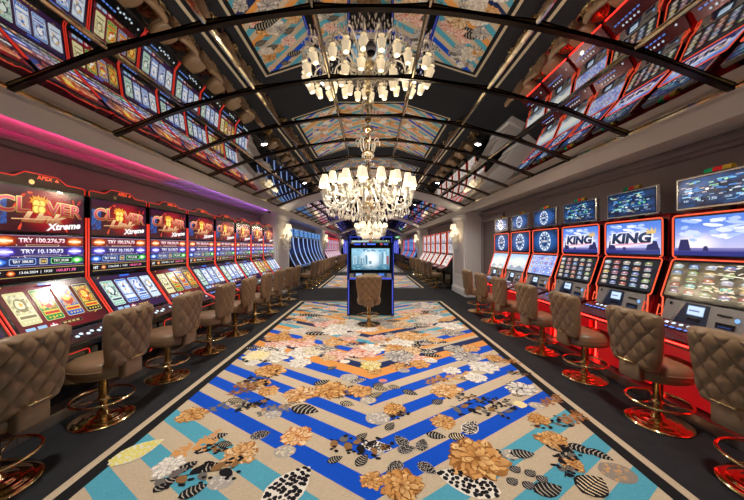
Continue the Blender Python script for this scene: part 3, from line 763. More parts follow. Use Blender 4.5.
def screen_clover(kind, warm=True):
    a = Art((-.37, 0, 1.635), (1, 0, 0), (0, 0, 1))
    if kind == 'upper':
        a.box(-.388, .388, 0, .045, 1.615, 2.03, 1, .006); a.plane((-.37, 0, 1.632), (1, 0, 0), (0, 0, 1)); art_clover(a, .74, .375)
    elif kind == 'mid':
        a.box(-.388, .388, 0, .045, 1.205, 1.612, 1, .006); a.plane((-.37, 0, 1.222), (1, 0, 0), (0, 0, 1)); art_jackpot(a, .74, .38)
    else:
        y0, z0, y1, z1 = -.285, .775, 0.0, 1.195
        V = slant(y0, z0, y1, z1); L = V.length; nn = Vector((0, -V.z, V.y)).normalized()
        i0 = Vector((0, y0, z0)) - nn * .0; 
        q = [(y0, z0), (y1, z1), (y1 - nn.y * .04, z1 - nn.z * .04), (y0 - nn.y * .04, z0 - nn.z * .04)]
        a.prism(q, 'x', -.388, .388, 1)
        a.plane((-.37, y0 + V.y * .04, z0 + V.z * .04), (1, 0, 0), V); art_cards(a, .74, L * .92, warm)
    return mesh_of(a, kind + '_screen', ['screen', 'black_gloss'])
SU, SM, SLW, SLB = screen_clover('upper'), screen_clover('mid'), screen_clover('low', True), screen_clover('low', False)

def make_clover(label, loc, rz):
    t = empty('slot_machine', label, 'slot machine', loc, rz, 'clover jackpot machines')
    b = MB()
    b.prism([(.33, .10), (.33, 2.03), (.04, 2.03), (.04, 1.19), (-.23, .755), (-.44, .685), (-.45, .67), (-.44, .625), (-.13, .58), (-.13, .10)], 'x', -.395, .395)
    b.build('cabinet', 'black_gloss', t)
    b = MB(); b.box(-.412, .412, -.275, .33, 0, .095, 0, .004); b.build('base', 'grey_metal', t)
    inst(SU, 'upper_screen', t); inst(SM, 'jackpot_screen', t); inst(SLW, 'game_screen', t)
    # topper
    out = [(-.39, 2.03), (-.395, 2.075), (-.375, 2.092), (-.21, 2.092), (-.13, 2.145), (.13, 2.145), (.21, 2.092), (.375, 2.092), (.395, 2.075), (.39, 2.03)]
    b = Art((-.4, .005, 2.03), (1, 0, 0), (0, 0, 1), .0006, .0006)
    b.prism(out, 'y', .005, .09, 0)
    b.mi = 1
    b.text('APEX', .425, .087, .036, H('#ff5a30'), .13, .025, .1); b.poly([(.505, .072), (.545, .072), (.525, .104)], H('#ff5a30'))
    b.mi = 2; b.ell(.32, .035, .022, .022, (1, 1, 1), 20)
    tp = b.build('topper', ['topper_bronze', 'screen', 'gold'], t)
    led_path([(x, .002, z) for x, z in out], .0042, 'led_red', tp)
    for s in (-1, 1):
        led_path([(s * .401, -.003, 1.80), (s * .401, -.003, 1.19), (s * .401, -.29, .765), (s * .401, -.43, .70), (s * .385, -.452, .675)], .0075, 'led_red', t)
    # deck
    b = MB(); y0, z0, y1, z1 = -.445, .69, -.29, .765
    V = slant(y0, z0, y1, z1); nn = Vector((0, -V.z, V.y)).normalized(); ang = math.atan2(V.z, V.y)
    b.prism([(y0, z0), (y1, z1), (y1, z1 - .03), (y0, z0 - .03)], 'x', -.385, .385, 0)
    b.build('button_deck', 'black_gloss', t)
    def on(x, f): p = Vector((x, y0, z0)) + V * f + nn * .001; return tuple(p)
    for k in range(6): inst(BTNM, 'button', t, on(-.08 + .05 * k, .35 + .12 * (k % 2)), (ang, 0, 0))
    for k in range(5): inst(BT2M, 'button', t, on(-.33 + .058 * k, .72), (ang, 0, 0))
    inst(BTNM, 'button', t, on(.30, .5), (ang, 0, 0))
    led_path(rloop(.30, .18, .50, -.136, .03), .004, 'led_red', t)
    return t
LX = -2.94
cl0 = None
for i in range(9):
    y = 1.80 + .83 * i
    lab = 'black clover jackpot slot machine with red light trim, %s from the camera in its row' % ORW[i]
    if i == 0: cl0 = make_clover(lab, (LX, y, 0), PI / 2)
    else:
        o = dup(cl0, (LX, y, 0), PI / 2, lab)
        if i not in (1,):
            for c in o.children:
                if c.name.startswith('game_screen'): c.data = SLB if i % 4 != 3 else SLW
for o in list(cl0.children):
    if o.name.startswith('game_screen'): o.data = SLB

# ---- artwork of the red machines
def art_sky(a, w, h, word):
    def bg(u, v):
        c = mix(H('#d8d0ea'), H('#5c8ae4'), min(1, v * 1.2)); c = mix(c, H('#3a66c8'), max(0, v - .6))
        q = max(0, 1 - ((u - .25) / .3) ** 2 - ((v - .3) / .3) ** 2); return mix(c, H('#fff4f0'), q)
    a.grad(0, 0, w, h, bg, 14, 10)
    rn = random.Random(9)
    for i in range(26): a.ell(w * rn.uniform(.05, .95), h * rn.uniform(.40, .92), w * rn.uniform(.04, .13), h * rn.uniform(.025, .06), mix(H('#a8c0f2'), WHITE, rn.random()), 12, rn.uniform(-.2, .2), .2)
    a.rect(0, 0, w, h * .13, H('#2a2f78')); a.grad(0, h * .1, w, h * .2, lambda u, v: mix(H('#3a3a88'), H('#8a86c0'), v), 4, 2)
    for x, ww, hh in ((.07, .12, .30), (.36, .05, .12), (.80, .16, .28)):
        a.poly([(w * (x - ww * .2), h * .12), (w * (x + ww * 1.2), h * .12), (w * (x + ww * .9), h * (.12 + hh)), (w * (x + ww * .1), h * (.12 + hh))], H('#2b2a5c'))
    if word:
        a.ell(w * .5, h * .42, w * .36, h * .2, H('#f2d6e6'), 20, .05, .1)
        a.text('KING', w * .50, h * .50, h * .42, H('#f0ecf8'), w * .80, .10, .12); a.text('KING', w * .50, h * .50, h * .36, (H('#071430'), H('#24406c')), w * .74, .06, .12)
        a.poly([(w * .2, h * .27), (w * .85, h * .33), (w * .85, h * .36), (w * .2, h * .31)], H('#d890b0'))
        a.poly([(w * .78, h * .62), (w * .80, h * .80), (w * .84, h * .70), (w * .87, h * .82), (w * .90, h * .70), (w * .94, h * .80), (w * .93, h * .62)], H('#d8b870'))
def art_chip(a, w, h):
    a.grad(0, 0, w, h, lambda u, v: mix(H('#2a62b0'), H('#081838'), min(1, ((u - .5) ** 2 + (v - .5) ** 2) * 3.2)), 12, 8)
    cx, cy, r = w * .5, h * .5, h * .46
    a.ell(cx, cy, r, r, H('#c9dcf0'), 32); a.ell(cx, cy, r * .92, r * .92, H('#1b3f78'), 32)
    for k in range(12):
        q = k * PI / 6; a.ring(cx, cy, r * .72, r * .98, H('#e4eef8'), 3, q, q + .24)
    a.ell(cx, cy, r * .66, r * .66, H('#b9d0e8'), 28); a.ell(cx, cy, r * .60, r * .60, H('#163a70'), 28)
    a.text('CASINO', cx, cy, r * .24, WHITE, r * 1.0, .02); a.star(cx, cy + r * .34, r * .12, r * .05, 5, WHITE, .3)
    rn = random.Random(2)
    for i in range(16): a.rect(w * rn.uniform(0, .9), h * rn.uniform(.05, .95), w * rn.uniform(.02, .12) + w * rn.uniform(0, .9), h * .5, H('#2a62b0')) if False else a.ell(w * rn.random(), h * rn.random(), .006, .004, H('#8ac0f4'), 6)
def art_strip(a, w, h, seed):
    a.grad(0, 0, w, h, noise_col([H('#0a1c3a'), H('#123260'), H('#1c4a86'), H('#0a1226')], seed), 16, 8)
    rn = random.Random(seed)
    for i in range(60):
        x, y = rn.uniform(.03, .86), rn.uniform(.08, .88); c = rn.choice([H('#7fc8f0'), H('#c8e0f4'), H('#3f8ad8'), H('#8fd0a0'), H('#d8c890'), H('#e8eef4')])
        a.rect(w * x, h * y, w * (x + rn.uniform(.02, .12)), h * (y + rn.uniform(.015, .05)), mix(c, H('#2a62b0'), rn.uniform(0, .75)))
    for i in range(10): a.ell(w * rn.uniform(.05, .95), h * rn.uniform(.1, .9), w * .026, h * .04, rn.choice([H('#60c070'), H('#4a90d8'), H('#9ad0b0'), WHITE]), 9)
    for k in range(5): a.text(('9,50', '88', '1.250', '12,00', '777')[k], w * (.14 + .18 * k), h * .2, h * .08, H('#bfe4ff'), None, .01)
def art_grid(a, w, h, sand=False):
    a.grad(0, 0, w, h, noise_col([H('#1c1e26'), H('#2a2c34'), H('#14161c')], 4) if not sand else noise_col([H('#3a342c'), H('#6a5a44'), H('#8a7a60'), H('#2a2622')], 4), 10, 8)
    rn = random.Random(12 if sand else 13)
    cs = [H('#7fb4a0'), H('#c8a868'), H('#a85a4a'), H('#6a86b8'), H('#b8b0a4'), H('#8a9a5a'), H('#c8c8d0'), H('#98708a')]
    for j in range(5):
        for i in range(5):
            x, y = w * (.11 + .195 * i), h * (.14 + .18 * j); c = rn.choice(cs)
            a.ell(x, y, w * .072, h * .066, mul(c, .45), 10, 0, .1); a.ell(x, y + .004, w * .055, h * .05, c, 9, 0, .22)
            a.poly([(x - w * .05, y - h * .02), (x + w * .05, y - h * .03), (x + w * .03, y + h * .035)], mix(c, rn.choice(cs), .6)); a.ell(x - .006, y + .006, w * .02, h * .02, mix(c, WHITE, .7), 7)
            a.rect(x - w * .055, y - h * .062, x + w * .055, y - h * .042, mix(rn.choice(cs), WHITE, .3))
    if sand:
        for i in range(40): a.ell(w * rn.uniform(.45, 1) * .98, h * rn.uniform(.05, .95), w * .03, h * .018, mix(H('#d8c090'), WHITE, rn.random() * .6), 8, rn.uniform(-.5, .5), .2)
        a.poly([(w * .4, h * .7), (w * .95, h * .62), (w * .9, h * .66)], H('#f4ecd4'))
def art_pale(a, w, h, kind):
    if kind == 'lav':
        a.grad(0, 0, w, h, noise_col([H('#8aa4e4'), H('#b8c4f4'), H('#6a86d8'), H('#d0d8f8')], 6), 10, 8)
        rn = random.Random(4)
        for j in range(4):
            for i in range(5):
                x, y = w * (.12 + .19 * i), h * (.15 + .22 * j); a.ell(x, y, w * .06, h * .07, H('#3f5ab8'), 10, 0, .15); a.ell(x, y, w * .04, h * .045, rn.choice([H('#e8d8f0'), H('#f0e0a0'), H('#d890a8'), WHITE]), 9, 0, .2)
    else:
        a.grad(0, 0, w, h, lambda u, v: mix(mix(H('#b4bccc'), H('#dfe8f0'), min(1, v * 1.8)), H('#79b4dc'), max(0, v - .55) * 1.6), 8, 8)
        for k in range(14):
            q = k * 2 * PI / 14; cx, cy = w * .55, h * .5; a.poly([(cx, cy), (cx + w * .35 * math.cos(q), cy + h * .35 * math.sin(q)), (cx + w * .35 * math.cos(q + .16), cy + h * .35 * math.sin(q + .16))], H('#f4eccc'))
        a.poly([(0, 0), (w * .25, h * .3), (w * .45, h * .12), (w * .7, h * .32), (w, h * .1), (w, 0)], H('#8a98ac'))
def red_screen(kind, var):
    a = Art((0, 0, 0), (1, 0, 0), (0, 0, 1))
    if kind == 'top':
        a.box(-.328, .328, -.014, .04, 1.838, 2.138, 2, .014); a.box(-.304, .304, -.0148, -.012, 1.856, 2.120, 1)
        a.plane((-.296, -.0148, 1.864), (1, 0, 0), (0, 0, 1))
        (art_chip if var == 'chip' else lambda a, w, h: art_strip(a, w, h, 3 if var == 'strip' else 8))(a, .592, .248)
    elif kind == 'main':
        a.box(-.362, .362, 0, .05, 1.405, 1.79, 1, .01); a.plane((-.342, 0, 1.424), (1, 0, 0), (0, 0, 1))
        (art_chip(a, .684, .347) if var == 'chip' else art_sky(a, .684, .347, var == 'king'))
    else:
        y0, z0, y1, z1 = -.115, 1.03, 0, 1.375
        V = slant(y0, z0, y1, z1); nn = Vector((0, -V.z, V.y)).normalized()
        a.prism([(y0, z0), (y1, z1), (y1 - nn.y * .05, z1 - nn.z * .05), (y0 - nn.y * .05, z0 - nn.z * .05)], 'x', -.362, .362, 1)
        a.plane((-.34, y0 + V.y * .05, z0 + V.z * .05), (1, 0, 0), V)
        if var in ('grid', 'sand'): art_grid(a, .68, V.length * .9, var == 'sand')
        else: art_pale(a, .68, V.length * .9, var)
    return mesh_of(a, kind + '_screen', ['screen', 'black_gloss', 'silver'])
RS = {(k, v): red_screen(k, v) for k, v in (('top', 'strip'), ('top', 'strip2'), ('top', 'chip'), ('main', 'king'), ('main', 'sky'), ('main', 'chip'), ('low', 'grid'), ('low', 'sand'), ('low', 'lav'), ('low', 'pale'))}
def make_red(label, loc, rz):
    t = empty('slot_machine', label, 'slot machine', loc, rz, 'red-trimmed slot machines')
    b = MB()
    b.prism([(.33, .10), (.33, 1.84), (.09, 1.84), (.04, 1.385), (-.06, 1.03), (-.115, .83), (-.40, .735), (-.42, .715), (-.40, .67), (-.10, .62), (-.08, .10)], 'x', -.345, .345, 0)
    b.box(-.06, .06, .03, .10, 1.8, 2.0, 1)
    for s in (-1, 1):      # dark-red side wings
        b.prism([(.33, .10), (.33, 1.80), (.10, 1.80), (.06, 1.385), (-.03, 1.03), (-.06, .8), (-.06, .10)], 'x', s * .346, s * .40, 2)
    b.build('cabinet', ['red_body', 'black_matt', 'dark_red'], t)
    b = MB(); b.box(-.408, .408, -.20, .33, 0, .095, 0, .004); b.build('base', 'grey_metal', t)
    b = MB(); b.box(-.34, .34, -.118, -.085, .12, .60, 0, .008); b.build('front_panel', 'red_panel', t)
    inst(RS['top', 'strip'], 'top_display', t); inst(RS['main', 'king'], 'main_screen', t); inst(RS['low', 'grid'], 'game_screen', t)
    # signal lamp
    lamp = MB(); lamp.box(-.11, .11, -.005, .045, 2.135, 2.145, 0, .003); lm = lamp.build('signal_lamp', 'black_matt', t)
    for k, m in enumerate(('green_glass', 'red_glass', 'amber_glass')):
        q = MB(); pts = [(-.02, 0), (.05, 0)] 
        x0 = -.1 + .068 * k
        q.prism([(-.005, 2.145), (.045, 2.145), (.042, 2.172), (.03, 2.183), (.01, 2.183), (-.002, 2.172)], 'x', x0, x0 + .064); q.build('lamp_segment', m, lm)
    led_path(rloop(.36, 1.40, 1.795, -.004, .03), .0065, 'led_orange', t)
    yz = lambda z: (-.12 + (z - 1.02) / (1.385 - 1.02) * .12 - .004, z)
    led_path(rloop(.362, 1.02, 1.385, 0, .03, 4, yz), .0065, 'led_orange', t)
    for s in (-1, 1):
        led_path([(s * .335, -.125, 1.02), (s * .335, -.135, .83), (s * .35, -.26, .785)], .007, 'led_orange', t)
        led_path([(s * .385, -.055, .68), (s * .385, -.07, .11)], .009, 'led_base', t)
    # card reader panel
    y0, z0, y1, z1 = -.165, .835, -.118, 1.015
    V = slant(y0, z0, y1, z1); L = V.length
    a = Art((-.30, y0, z0), (1, 0, 0), V, .0005, .0008)
    a.prism([(y0, z0), (y1, z1), (y1 + .07, z1), (y0 + .07, z0)], 'x', -.31, .31, 0)
    a.mi = 1; a.poly([(.10, 0), (.36, 0), (.36, L * .95), (.17, L * .95)], (1, 1, 1)); a.mi = 2; a.poly([(.08, 0), (.10, 0), (.17, L * .95), (.14, L * .95)], (1, 1, 1))
    a.mi = 3; a.rect(.195, L * .42, .325, L * .86, H('#8fb4d8')); a.rect(.20, L * .45, .32, L * .83, H('#c8dcf0')); a.rect(.21, L * .6, .29, L * .66, H('#4a6aa8'))
    a.mi = 4; a.rect(.21, L * .15, .31, L * .28, (1, 1, 1)); a.rect(.42, L * .12, .55, L * .34, (1, 1, 1)); a.rect(.42, L * .62, .52, L * .70, (1, 1, 1)); a.ell(.05, L * .82, .012, .012, (1, 1, 1))
    a.mi = 3; a.ell(.555, L * .55, .018, .018, H('#7fb0f0')); a.rect(.44, L * .17, .53, L * .2, H('#2a4a88'))
    a.build('card_reader', ['panel_grey', 'navy', 'silver', 'screen', 'black_gloss'], t)
    for s in (-1, 1):
        xs = s * .335; pts = [(xs - .022, .85), (xs + .022, .87), (xs + .022, .92), (xs - .022, .95)]
        led_path([(x, -.17 + (z - .835) * .26, z) for x, z in pts], .005, 'led_orange', t, 'led_hexagon', True)
    b = MB(); y0, z0, y1, z1 = -.425, .742, -.17, .832
    V = slant(y0, z0, y1, z1); nn = Vector((0, -V.z, V.y)).normalized(); ang = math.atan2(V.z, V.y)
    b.prism([(y0, z0), (y1, z1), (y1, z1 - .03), (y0, z0 - .04)], 'x', -.37, .37, 0); b.build('button_deck', 'dark_red', t)
    def on(x, f): return tuple(Vector((x, y0, z0)) + V * f + nn * .001)
    for k in range(7): inst(BT2M, 'button', t, on(-.28 + .062 * k, .55), (ang, 0, 0))
    for k in range(5): inst(BTNM, 'button', t, on(-.2 + .062 * k, .80), (ang, 0, 0))
    inst(BTNM, 'button', t, on(.26, .5), (ang, 0, 0))
    led_path([(-.37, -.431, .712), (.37, -.431, .712)], .006, 'led_base', t)
    led_path([(-.33, -.122, .64), (.33, -.122, .64)], .007, 'led_base', t)
    return t
RXX = 2.92
var = [('strip', 'sky', 'sand'), ('strip', 'sky', 'sand'), ('strip2', 'king', 'grid'), ('strip2', 'king', 'grid'), ('chip', 'chip', 'lav'), ('chip', 'chip', 'pale'), ('chip', 'chip', 'pale')]
desc = ['desert sky screen', 'desert sky screen', 'lettered sky screen', 'lettered sky screen', 'casino chip screen', 'casino chip screen', 'casino chip screen']
rd0 = None
for i in range(7):
    y = 1.66 + .82 * i
    lab = 'red-trimmed slot machine with %s, %s from the camera in its row' % (desc[i], ORW[i])
    if i == 0: rd0 = make_red(lab, (RXX, y, 0), -PI / 2); o = rd0
    else: o = dup(rd0, (RXX, y, 0), -PI / 2, lab)
    for c in o.children:
        if c.name.startswith('top_display'): c.data = RS['top', var[i][0]]
        if c.name.startswith('main_screen'): c.data = RS['main', var[i][1]]
        if c.name.startswith('game_screen'): c.data = RS['low', var[i][2]]

# ---- curved blue machines (second niche, left)
def make_curved(label, loc, rz):
    t = empty('slot_machine', label, 'slot machine', loc, rz, 'curved blue slot machines')
    def yf(z): return -.30 * max(0, (1.88 - z) / 1.05) ** 2.2
    zs = [.82 + (1.88 - .82) * k / 14 for k in range(15)]
    b = MB(); b.prism([(.33, .10), (.33, 1.9)] + [(yf(z) + .03, z) for z in zs[::-1]] + [(-.40, .76), (-.40, .70), (-.1, .62), (-.1, .10)], 'x', -.37, .37); b.build('cabinet', 'black_gloss', t)
    b = MB(); b.box(-.40, .40, -.25, .33, 0, .095); b.build('base', 'grey_metal', t)
    a = Art((0, 0, 0), (1, 0, 0), (0, 0, 1)); a.warp = lambda x, y, l: Vector((x, yf(y) + .028 - l, y))
    a.grad(-.34, .84, .34, 1.86, lambda u, v: mix(mix(H('#020410'), H('#050c2c'), v), H('#0c2468'), .45 * max(0, math.sin(v * 9 + u * 4))), 8, 22)
    rn = random.Random(6)
    for i in range(18): a.ell(rn.uniform(-.25, .25), rn.uniform(.95, 1.75), .05, .04, rn.choice([H('#0f2c70'), H('#030718'), H('#143a80'), H('#060b28')]), 10, 0, .2)
    a.build('curved_screen', 'screen_matt', t)
    a = Art((-.34, -.012, 1.92), (1, 0, 0), (0, 0, 1)); a.box(-.36, .36, -.01, .03, 1.905, 2.2, 1, .01)
    a.grad(0, 0, .68, .27, noise_col([H('#2a6ac8'), H('#6aa8e4'), H('#1c4ca0'), H('#9cc8ee')], 5), 10, 6); a.build('top_display', ['screen_matt', 'black_matt'], t)
    for s in (-1, 1):
        led_path([(s * .375, yf(z) + .012, z) for z in zs], .010, 'led_pale', t)
    b = MB(); b.prism([(-.41, .72), (-.30, .80), (-.30, .76), (-.41, .68)], 'x', -.36, .36); b.build('button_deck', 'black_gloss', t)
    return t
cv0 = None
for i in range(8):
    y = 10.72 + .83 * i
    if y > 16.7: break
    lab = 'curved blue-screened slot machine with pale light edges, %s from the camera in its niche' % ORW[i]
    if cv0 is None: cv0 = make_curved(lab, (LX, y, 0), PI / 2)
    else: dup(cv0, (LX, y, 0), PI / 2, lab)
    dup(st0, (-2.33, y - .02, 0), PI / 2 + R(jig.uniform(-5, 5)), 'brown quilted stool facing the curved blue machines, %s from the camera' % ORW[i], 'stools at the curved blue machines')

# ---- upright machines of the other niches
def make_upright(label, loc, rz, group, cols, led, top=None, lowcols=None, seed=1):
    t = empty('slot_machine', label, 'slot machine', loc, rz, group)
    b = MB(); b.prism([(.33, .10), (.33, 2.08), (.03, 2.08), (.03, 1.22), (-.22, .80), (-.40, .73), (-.40, .67), (-.1, .62), (-.1, .10)], 'x', -.38, .38); b.build('cabinet', 'black_gloss', t)
    b = MB(); b.box(-.40, .40, -.25, .33, 0, .095); b.build('base', 'black_matt', t)
    a = Art((-.35, .02, 1.27), (1, 0, 0), (0, 0, 1)); a.box(-.375, .375, .02, .05, 1.24, 2.07, 1)
    a.grad(0, 0, .70, .77, noise_col(cols, seed), 10, 12)
    rn = random.Random(seed)
    for i in range(12): a.ell(rn.uniform(.1, .6), rn.uniform(.08, .7), .06, .05, rn.choice(cols), 10, 0, .2)
    a.rect(0, .36, .70, .39, H('#101018')); a.build('upper_screen', ['screen_matt', 'black_matt'], t)
    y0, z0, y1, z1 = -.235, .80, .0, 1.215; V = slant(y0, z0, y1, z1)
    a = Art((-.35, y0, z0), (1, 0, 0), V); a.prism([(y0, z0), (y1, z1), (y1 + .03, z1), (y0 + .03, z0)], 'x', -.375, .375, 1)
    a.grad(0, .02, .70, V.length - .02, noise_col(lowcols or cols, seed + 1), 8, 8)
    for i in range(8): a.ell(rn.uniform(.1, .6), rn.uniform(.08, .4), .05, .04, rn.choice(cols), 9, 0, .2)
    a.build('game_screen', ['screen_matt', 'black_matt'], t)
    for s in (-1, 1): led_path([(s * .385, .012, 2.08), (s * .385, .012, 1.22), (s * .385, -.24, .79)], .008, led, t)
    led_path([(-.385, .012, 2.085), (.385, .012, 2.085)], .008, led, t)
    if top:
        b = MB(); b.box(-.385, .385, .02, .1, 2.12, 2.17, 0); b.build('topper', top, t)
    return t
WCOL = [H('#e8e4e0'), H('#c8c4cc'), H('#8a94b8'), H('#f4f2ee'), H('#c89a88'), H('#5a6a98')]
up0 = None
for i in range(6):
    y = 10.85 + 1.03 * i
    lab = 'tall pale-screened slot machine with orange light edges, %s from the camera in its niche' % ORW[i]
    if up0 is None: up0 = make_upright(lab, (RXX, y, 0), -PI / 2, 'pale-screened slot machines', WCOL, 'led_orange', None, [WHITE, H('#d8c0b0'), H('#e8e0d8')], 3)
    else: dup(up0, (RXX, y, 0), -PI / 2, lab)
    dup(st0, (2.40, y, 0), -PI / 2 + R(jig.uniform(-5, 5)), 'brown quilted stool facing the pale-screened machines, %s from the camera' % ORW[i], 'stools at the pale-screened machines')
up1 = None
for i in range(9):
    y = 18.9 + .93 * i
    lab = 'distant red-topped slot machine with blue white screens, %s from the camera in its niche' % ORW[i]
    if up1 is None: up1 = make_upright(lab, (LX, y, 0), PI / 2, 'red-topped slot machines', [H('#4a5aa8'), H('#c8d0e8'), H('#8a4a58'), H('#e0e0ec'), H('#2a3070')], 'led_red', 'led_red', [WHITE, H('#a8b8e8'), H('#c88090')], 8)
    else: dup(up1, (LX, y, 0), PI / 2, lab)
    dup(st0, (-2.33, y, 0), PI / 2, 'brown quilted stool facing the far red-topped machines, %s from the camera' % ORW[i], 'stools at the red-topped machines')
ub, ur = None, None
dk0 = None
for i in range(8):
    y = 18.95 + 1.03 * i
    if i % 3 == 1:
        lab = 'distant slot machine with red screen, %s from the camera in the far opposite niche' % ORW[i]
        if ur is None: ur = make_upright(lab, (RXX, y, 0), -PI / 2, 'far blue and red machines', [H('#c02040'), H('#e05070'), H('#f0c0c8'), H('#801028')], 'led_red', None, None, 5)
        else: dup(ur, (RXX, y, 0), -PI / 2, lab)
    else:
        lab = 'distant slot machine with blue screen, %s from the camera in the far opposite niche' % ORW[i]
        if ub is None: ub = make_upright(lab, (RXX, y, 0), -PI / 2, 'far blue and red machines', [H('#2060c0'), H('#58a0e8'), H('#b0d8f8'), H('#103880')], 'led_blue', None, None, 6)
        else: dup(ub, (RXX, y, 0), -PI / 2, lab)
    lab = 'dark quilted stool at the far blue and red machines, %s from the camera' % ORW[i]
    if dk0 is None: dk0 = make_stool('dark_leather', lab, 'dark stools at the far machines', (2.38, y, 0), -PI / 2)
    else: dup(dk0, (2.38, y, 0), -PI / 2, lab)

# ---- central terminal
ct = empty('gaming_terminal', 'blue-lit two-seat gaming terminal standing mid carpet with city screen', 'gaming terminal', (-.01, 6.2, 0.010))
b = MB()
b.prism([(.36, .0), (.36, 1.52), (.05, 1.52), (.02, .98), (-.02, .95), (-.02, .90), (.0, .84), (.22, .80), (.22, .0)], 'x', -.44, .44, 0)
b.prism([(.36, .0), (.36, 1.52), (.67, 1.52), (.70, .98), (.74, .90), (.72, .84), (.5, .80), (.5, .0)], 'x', -.44, .44, 0)
b.build('cabinet', 'black_gloss', ct)
for s in (-1, 1):
    b = MB(); b.prism([(.02, .0), (.70, .0), (.72, .3), (.70, 1.58), (.02, 1.58), (0.0, .3)], 'x', s * .44, s * .495, 0)
    sp = b.build('side_panel', 'blue_body', ct)
    mb = MB()
    for k in range(3):
        y = .06 + .0 * k
    mb.box(min(s * .455, s * .475), max(s * .455, s * .475), -.004, .004, .08, .80, 0); mb.box(min(s * .478, s * .486), max(s * .478, s * .486), .001, .016, .84, 1.55, 0)
    mb.box(min(s * .4955, s * .499), max(s * .4955, s * .499), .06, .10, .05, 1.5); mb.box(min(s * .4955, s * .499), max(s * .4955, s * .499), .60, .64, .05, 1.5)
    mb.build('led_strip', 'led_blue', sp)
    b = MB(); b.box(min(s * .435, s * .5), max(s * .435, s * .5), -.03, .72, 0, .05, 0, .01); b.build('foot', 'silver', ct)
a = Art((-.40, .0005, 1.00), (1, 0, 0), (0, .03, .5)); a.prism([(.0, .98), (.03, 1.48), (.06, 1.48), (.04, .98)], 'x', -.435, .435, 1)
a.grad(0.0, .01, .80, .46, lambda u, v: mix(mix(H('#2f6a86'), H('#8fc4dc'), min(1, v * 1.2)), H('#f4fcff'), max(0, 1 - ((u - .5) / .32) ** 2 - ((v - .52) / .5) ** 2)), 16, 12)
rn = random.Random(4)
for i in range(26):
    x = rn.uniform(.02, .76); hh = rn.uniform(.1, .26) * (1.1 - .7 * math.exp(-((x - .4) / .12) ** 2)); a.rect(x, .13, x + rn.uniform(.015, .04), .13 + hh, mix(H('#3a6a88'), H('#bfe0ee'), rn.random()))
for i in range(30): a.rect(rn.uniform(0, .7), rn.uniform(.02, .12), rn.uniform(0, .05) + .75, .0, H('#2a5570')) if False else a.rect(*(lambda x, y: (x, y, x + rn.uniform(.02, .07), y + rn.uniform(.006, .016)))(rn.uniform(.02, .72), rn.uniform(.02, .13)), mix(H('#1d4a62'), H('#a8d8e8'), rn.random()))
a.rect(.74, .12, .785, .3, H('#a05a68'))
for i in range(12): a.rect(*(lambda x, y: (x, y, x + rn.uniform(.03, .08), y + .02))(rn.uniform(.03, .7), rn.uniform(.39, .43)), mix(H('#2a4a78'), H('#7ab0d8'), rn.random()))
a.build('city_screen', ['screen', 'black_gloss'], ct)
a = Art((-.43, .02, 1.52), (1, 0, 0), (0, 0, 1)); a.box(-.44, .44, .021, .70, 1.52, 1.585, 1, .008)
for x0, x1, c in ((.08, .22, '#3a5ae0'), (.27, .32, '#8a6ad0'), (.36, .54, '#4a74f0'), (.64, .68, '#c84050'), (.71, .80, '#4060c8')): a.rect(x0, .015, x1, .045, H(c))
a.build('sign_strip', ['screen', 'black_gloss'], ct)
a = Art((-.40, .2, 1.586), (1, 0, 0), (0, 0, 1)); a.box(-.42, .42, .2, .5, 1.586, 1.635, 1, .006); a.rect(.0, .012, .36, .042, H('#a8c8cc')); a.rect(.36, .012, .44, .042, H('#8a3a30')); a.rect(.44, .012, .80, .042, H('#4a7a60'))
a.build('top_sign', ['screen', 'silver'], ct)
b = MB(); b.prism([(-.12, .86), (.03, .97), (.03, .92), (-.12, .82)], 'x', -.435, .435, 0); dkk = b.build('button_deck', 'grey_metal', ct)
a = Art((-.435, -.12, .86), (1, 0, 0), (0, .15, .11), .001, .0006)
a.mi = 1; a.rect(.56, .02, .78, .17, (1, 1, 1)); a.mi = 0; a.rect(.60, .05, .72, .13, H('#3f6ac8')); a.build('deck_display', ['screen', 'navy'], dkk)
a = Art((-.435, -.12, .86), (1, 0, 0), (0, .15, .11), .001, .0006)
a.mi = 1; a.rect(.08, .02, .30, .17, (1, 1, 1)); a.mi = 0; a.rect(.13, .05, .25, .13, H('#8fb0e0')); a.build('deck_display', ['screen', 'navy'], dkk)
b = MB(); b.box(-.43, .43, -.125, -.118, .82, .855); b.build('led_strip', 'led_blue', ct)
b = MB(); b.box(-.42, .42, .205, .219, .04, .78); b.build('kick_panel', 'black_matt', ct)

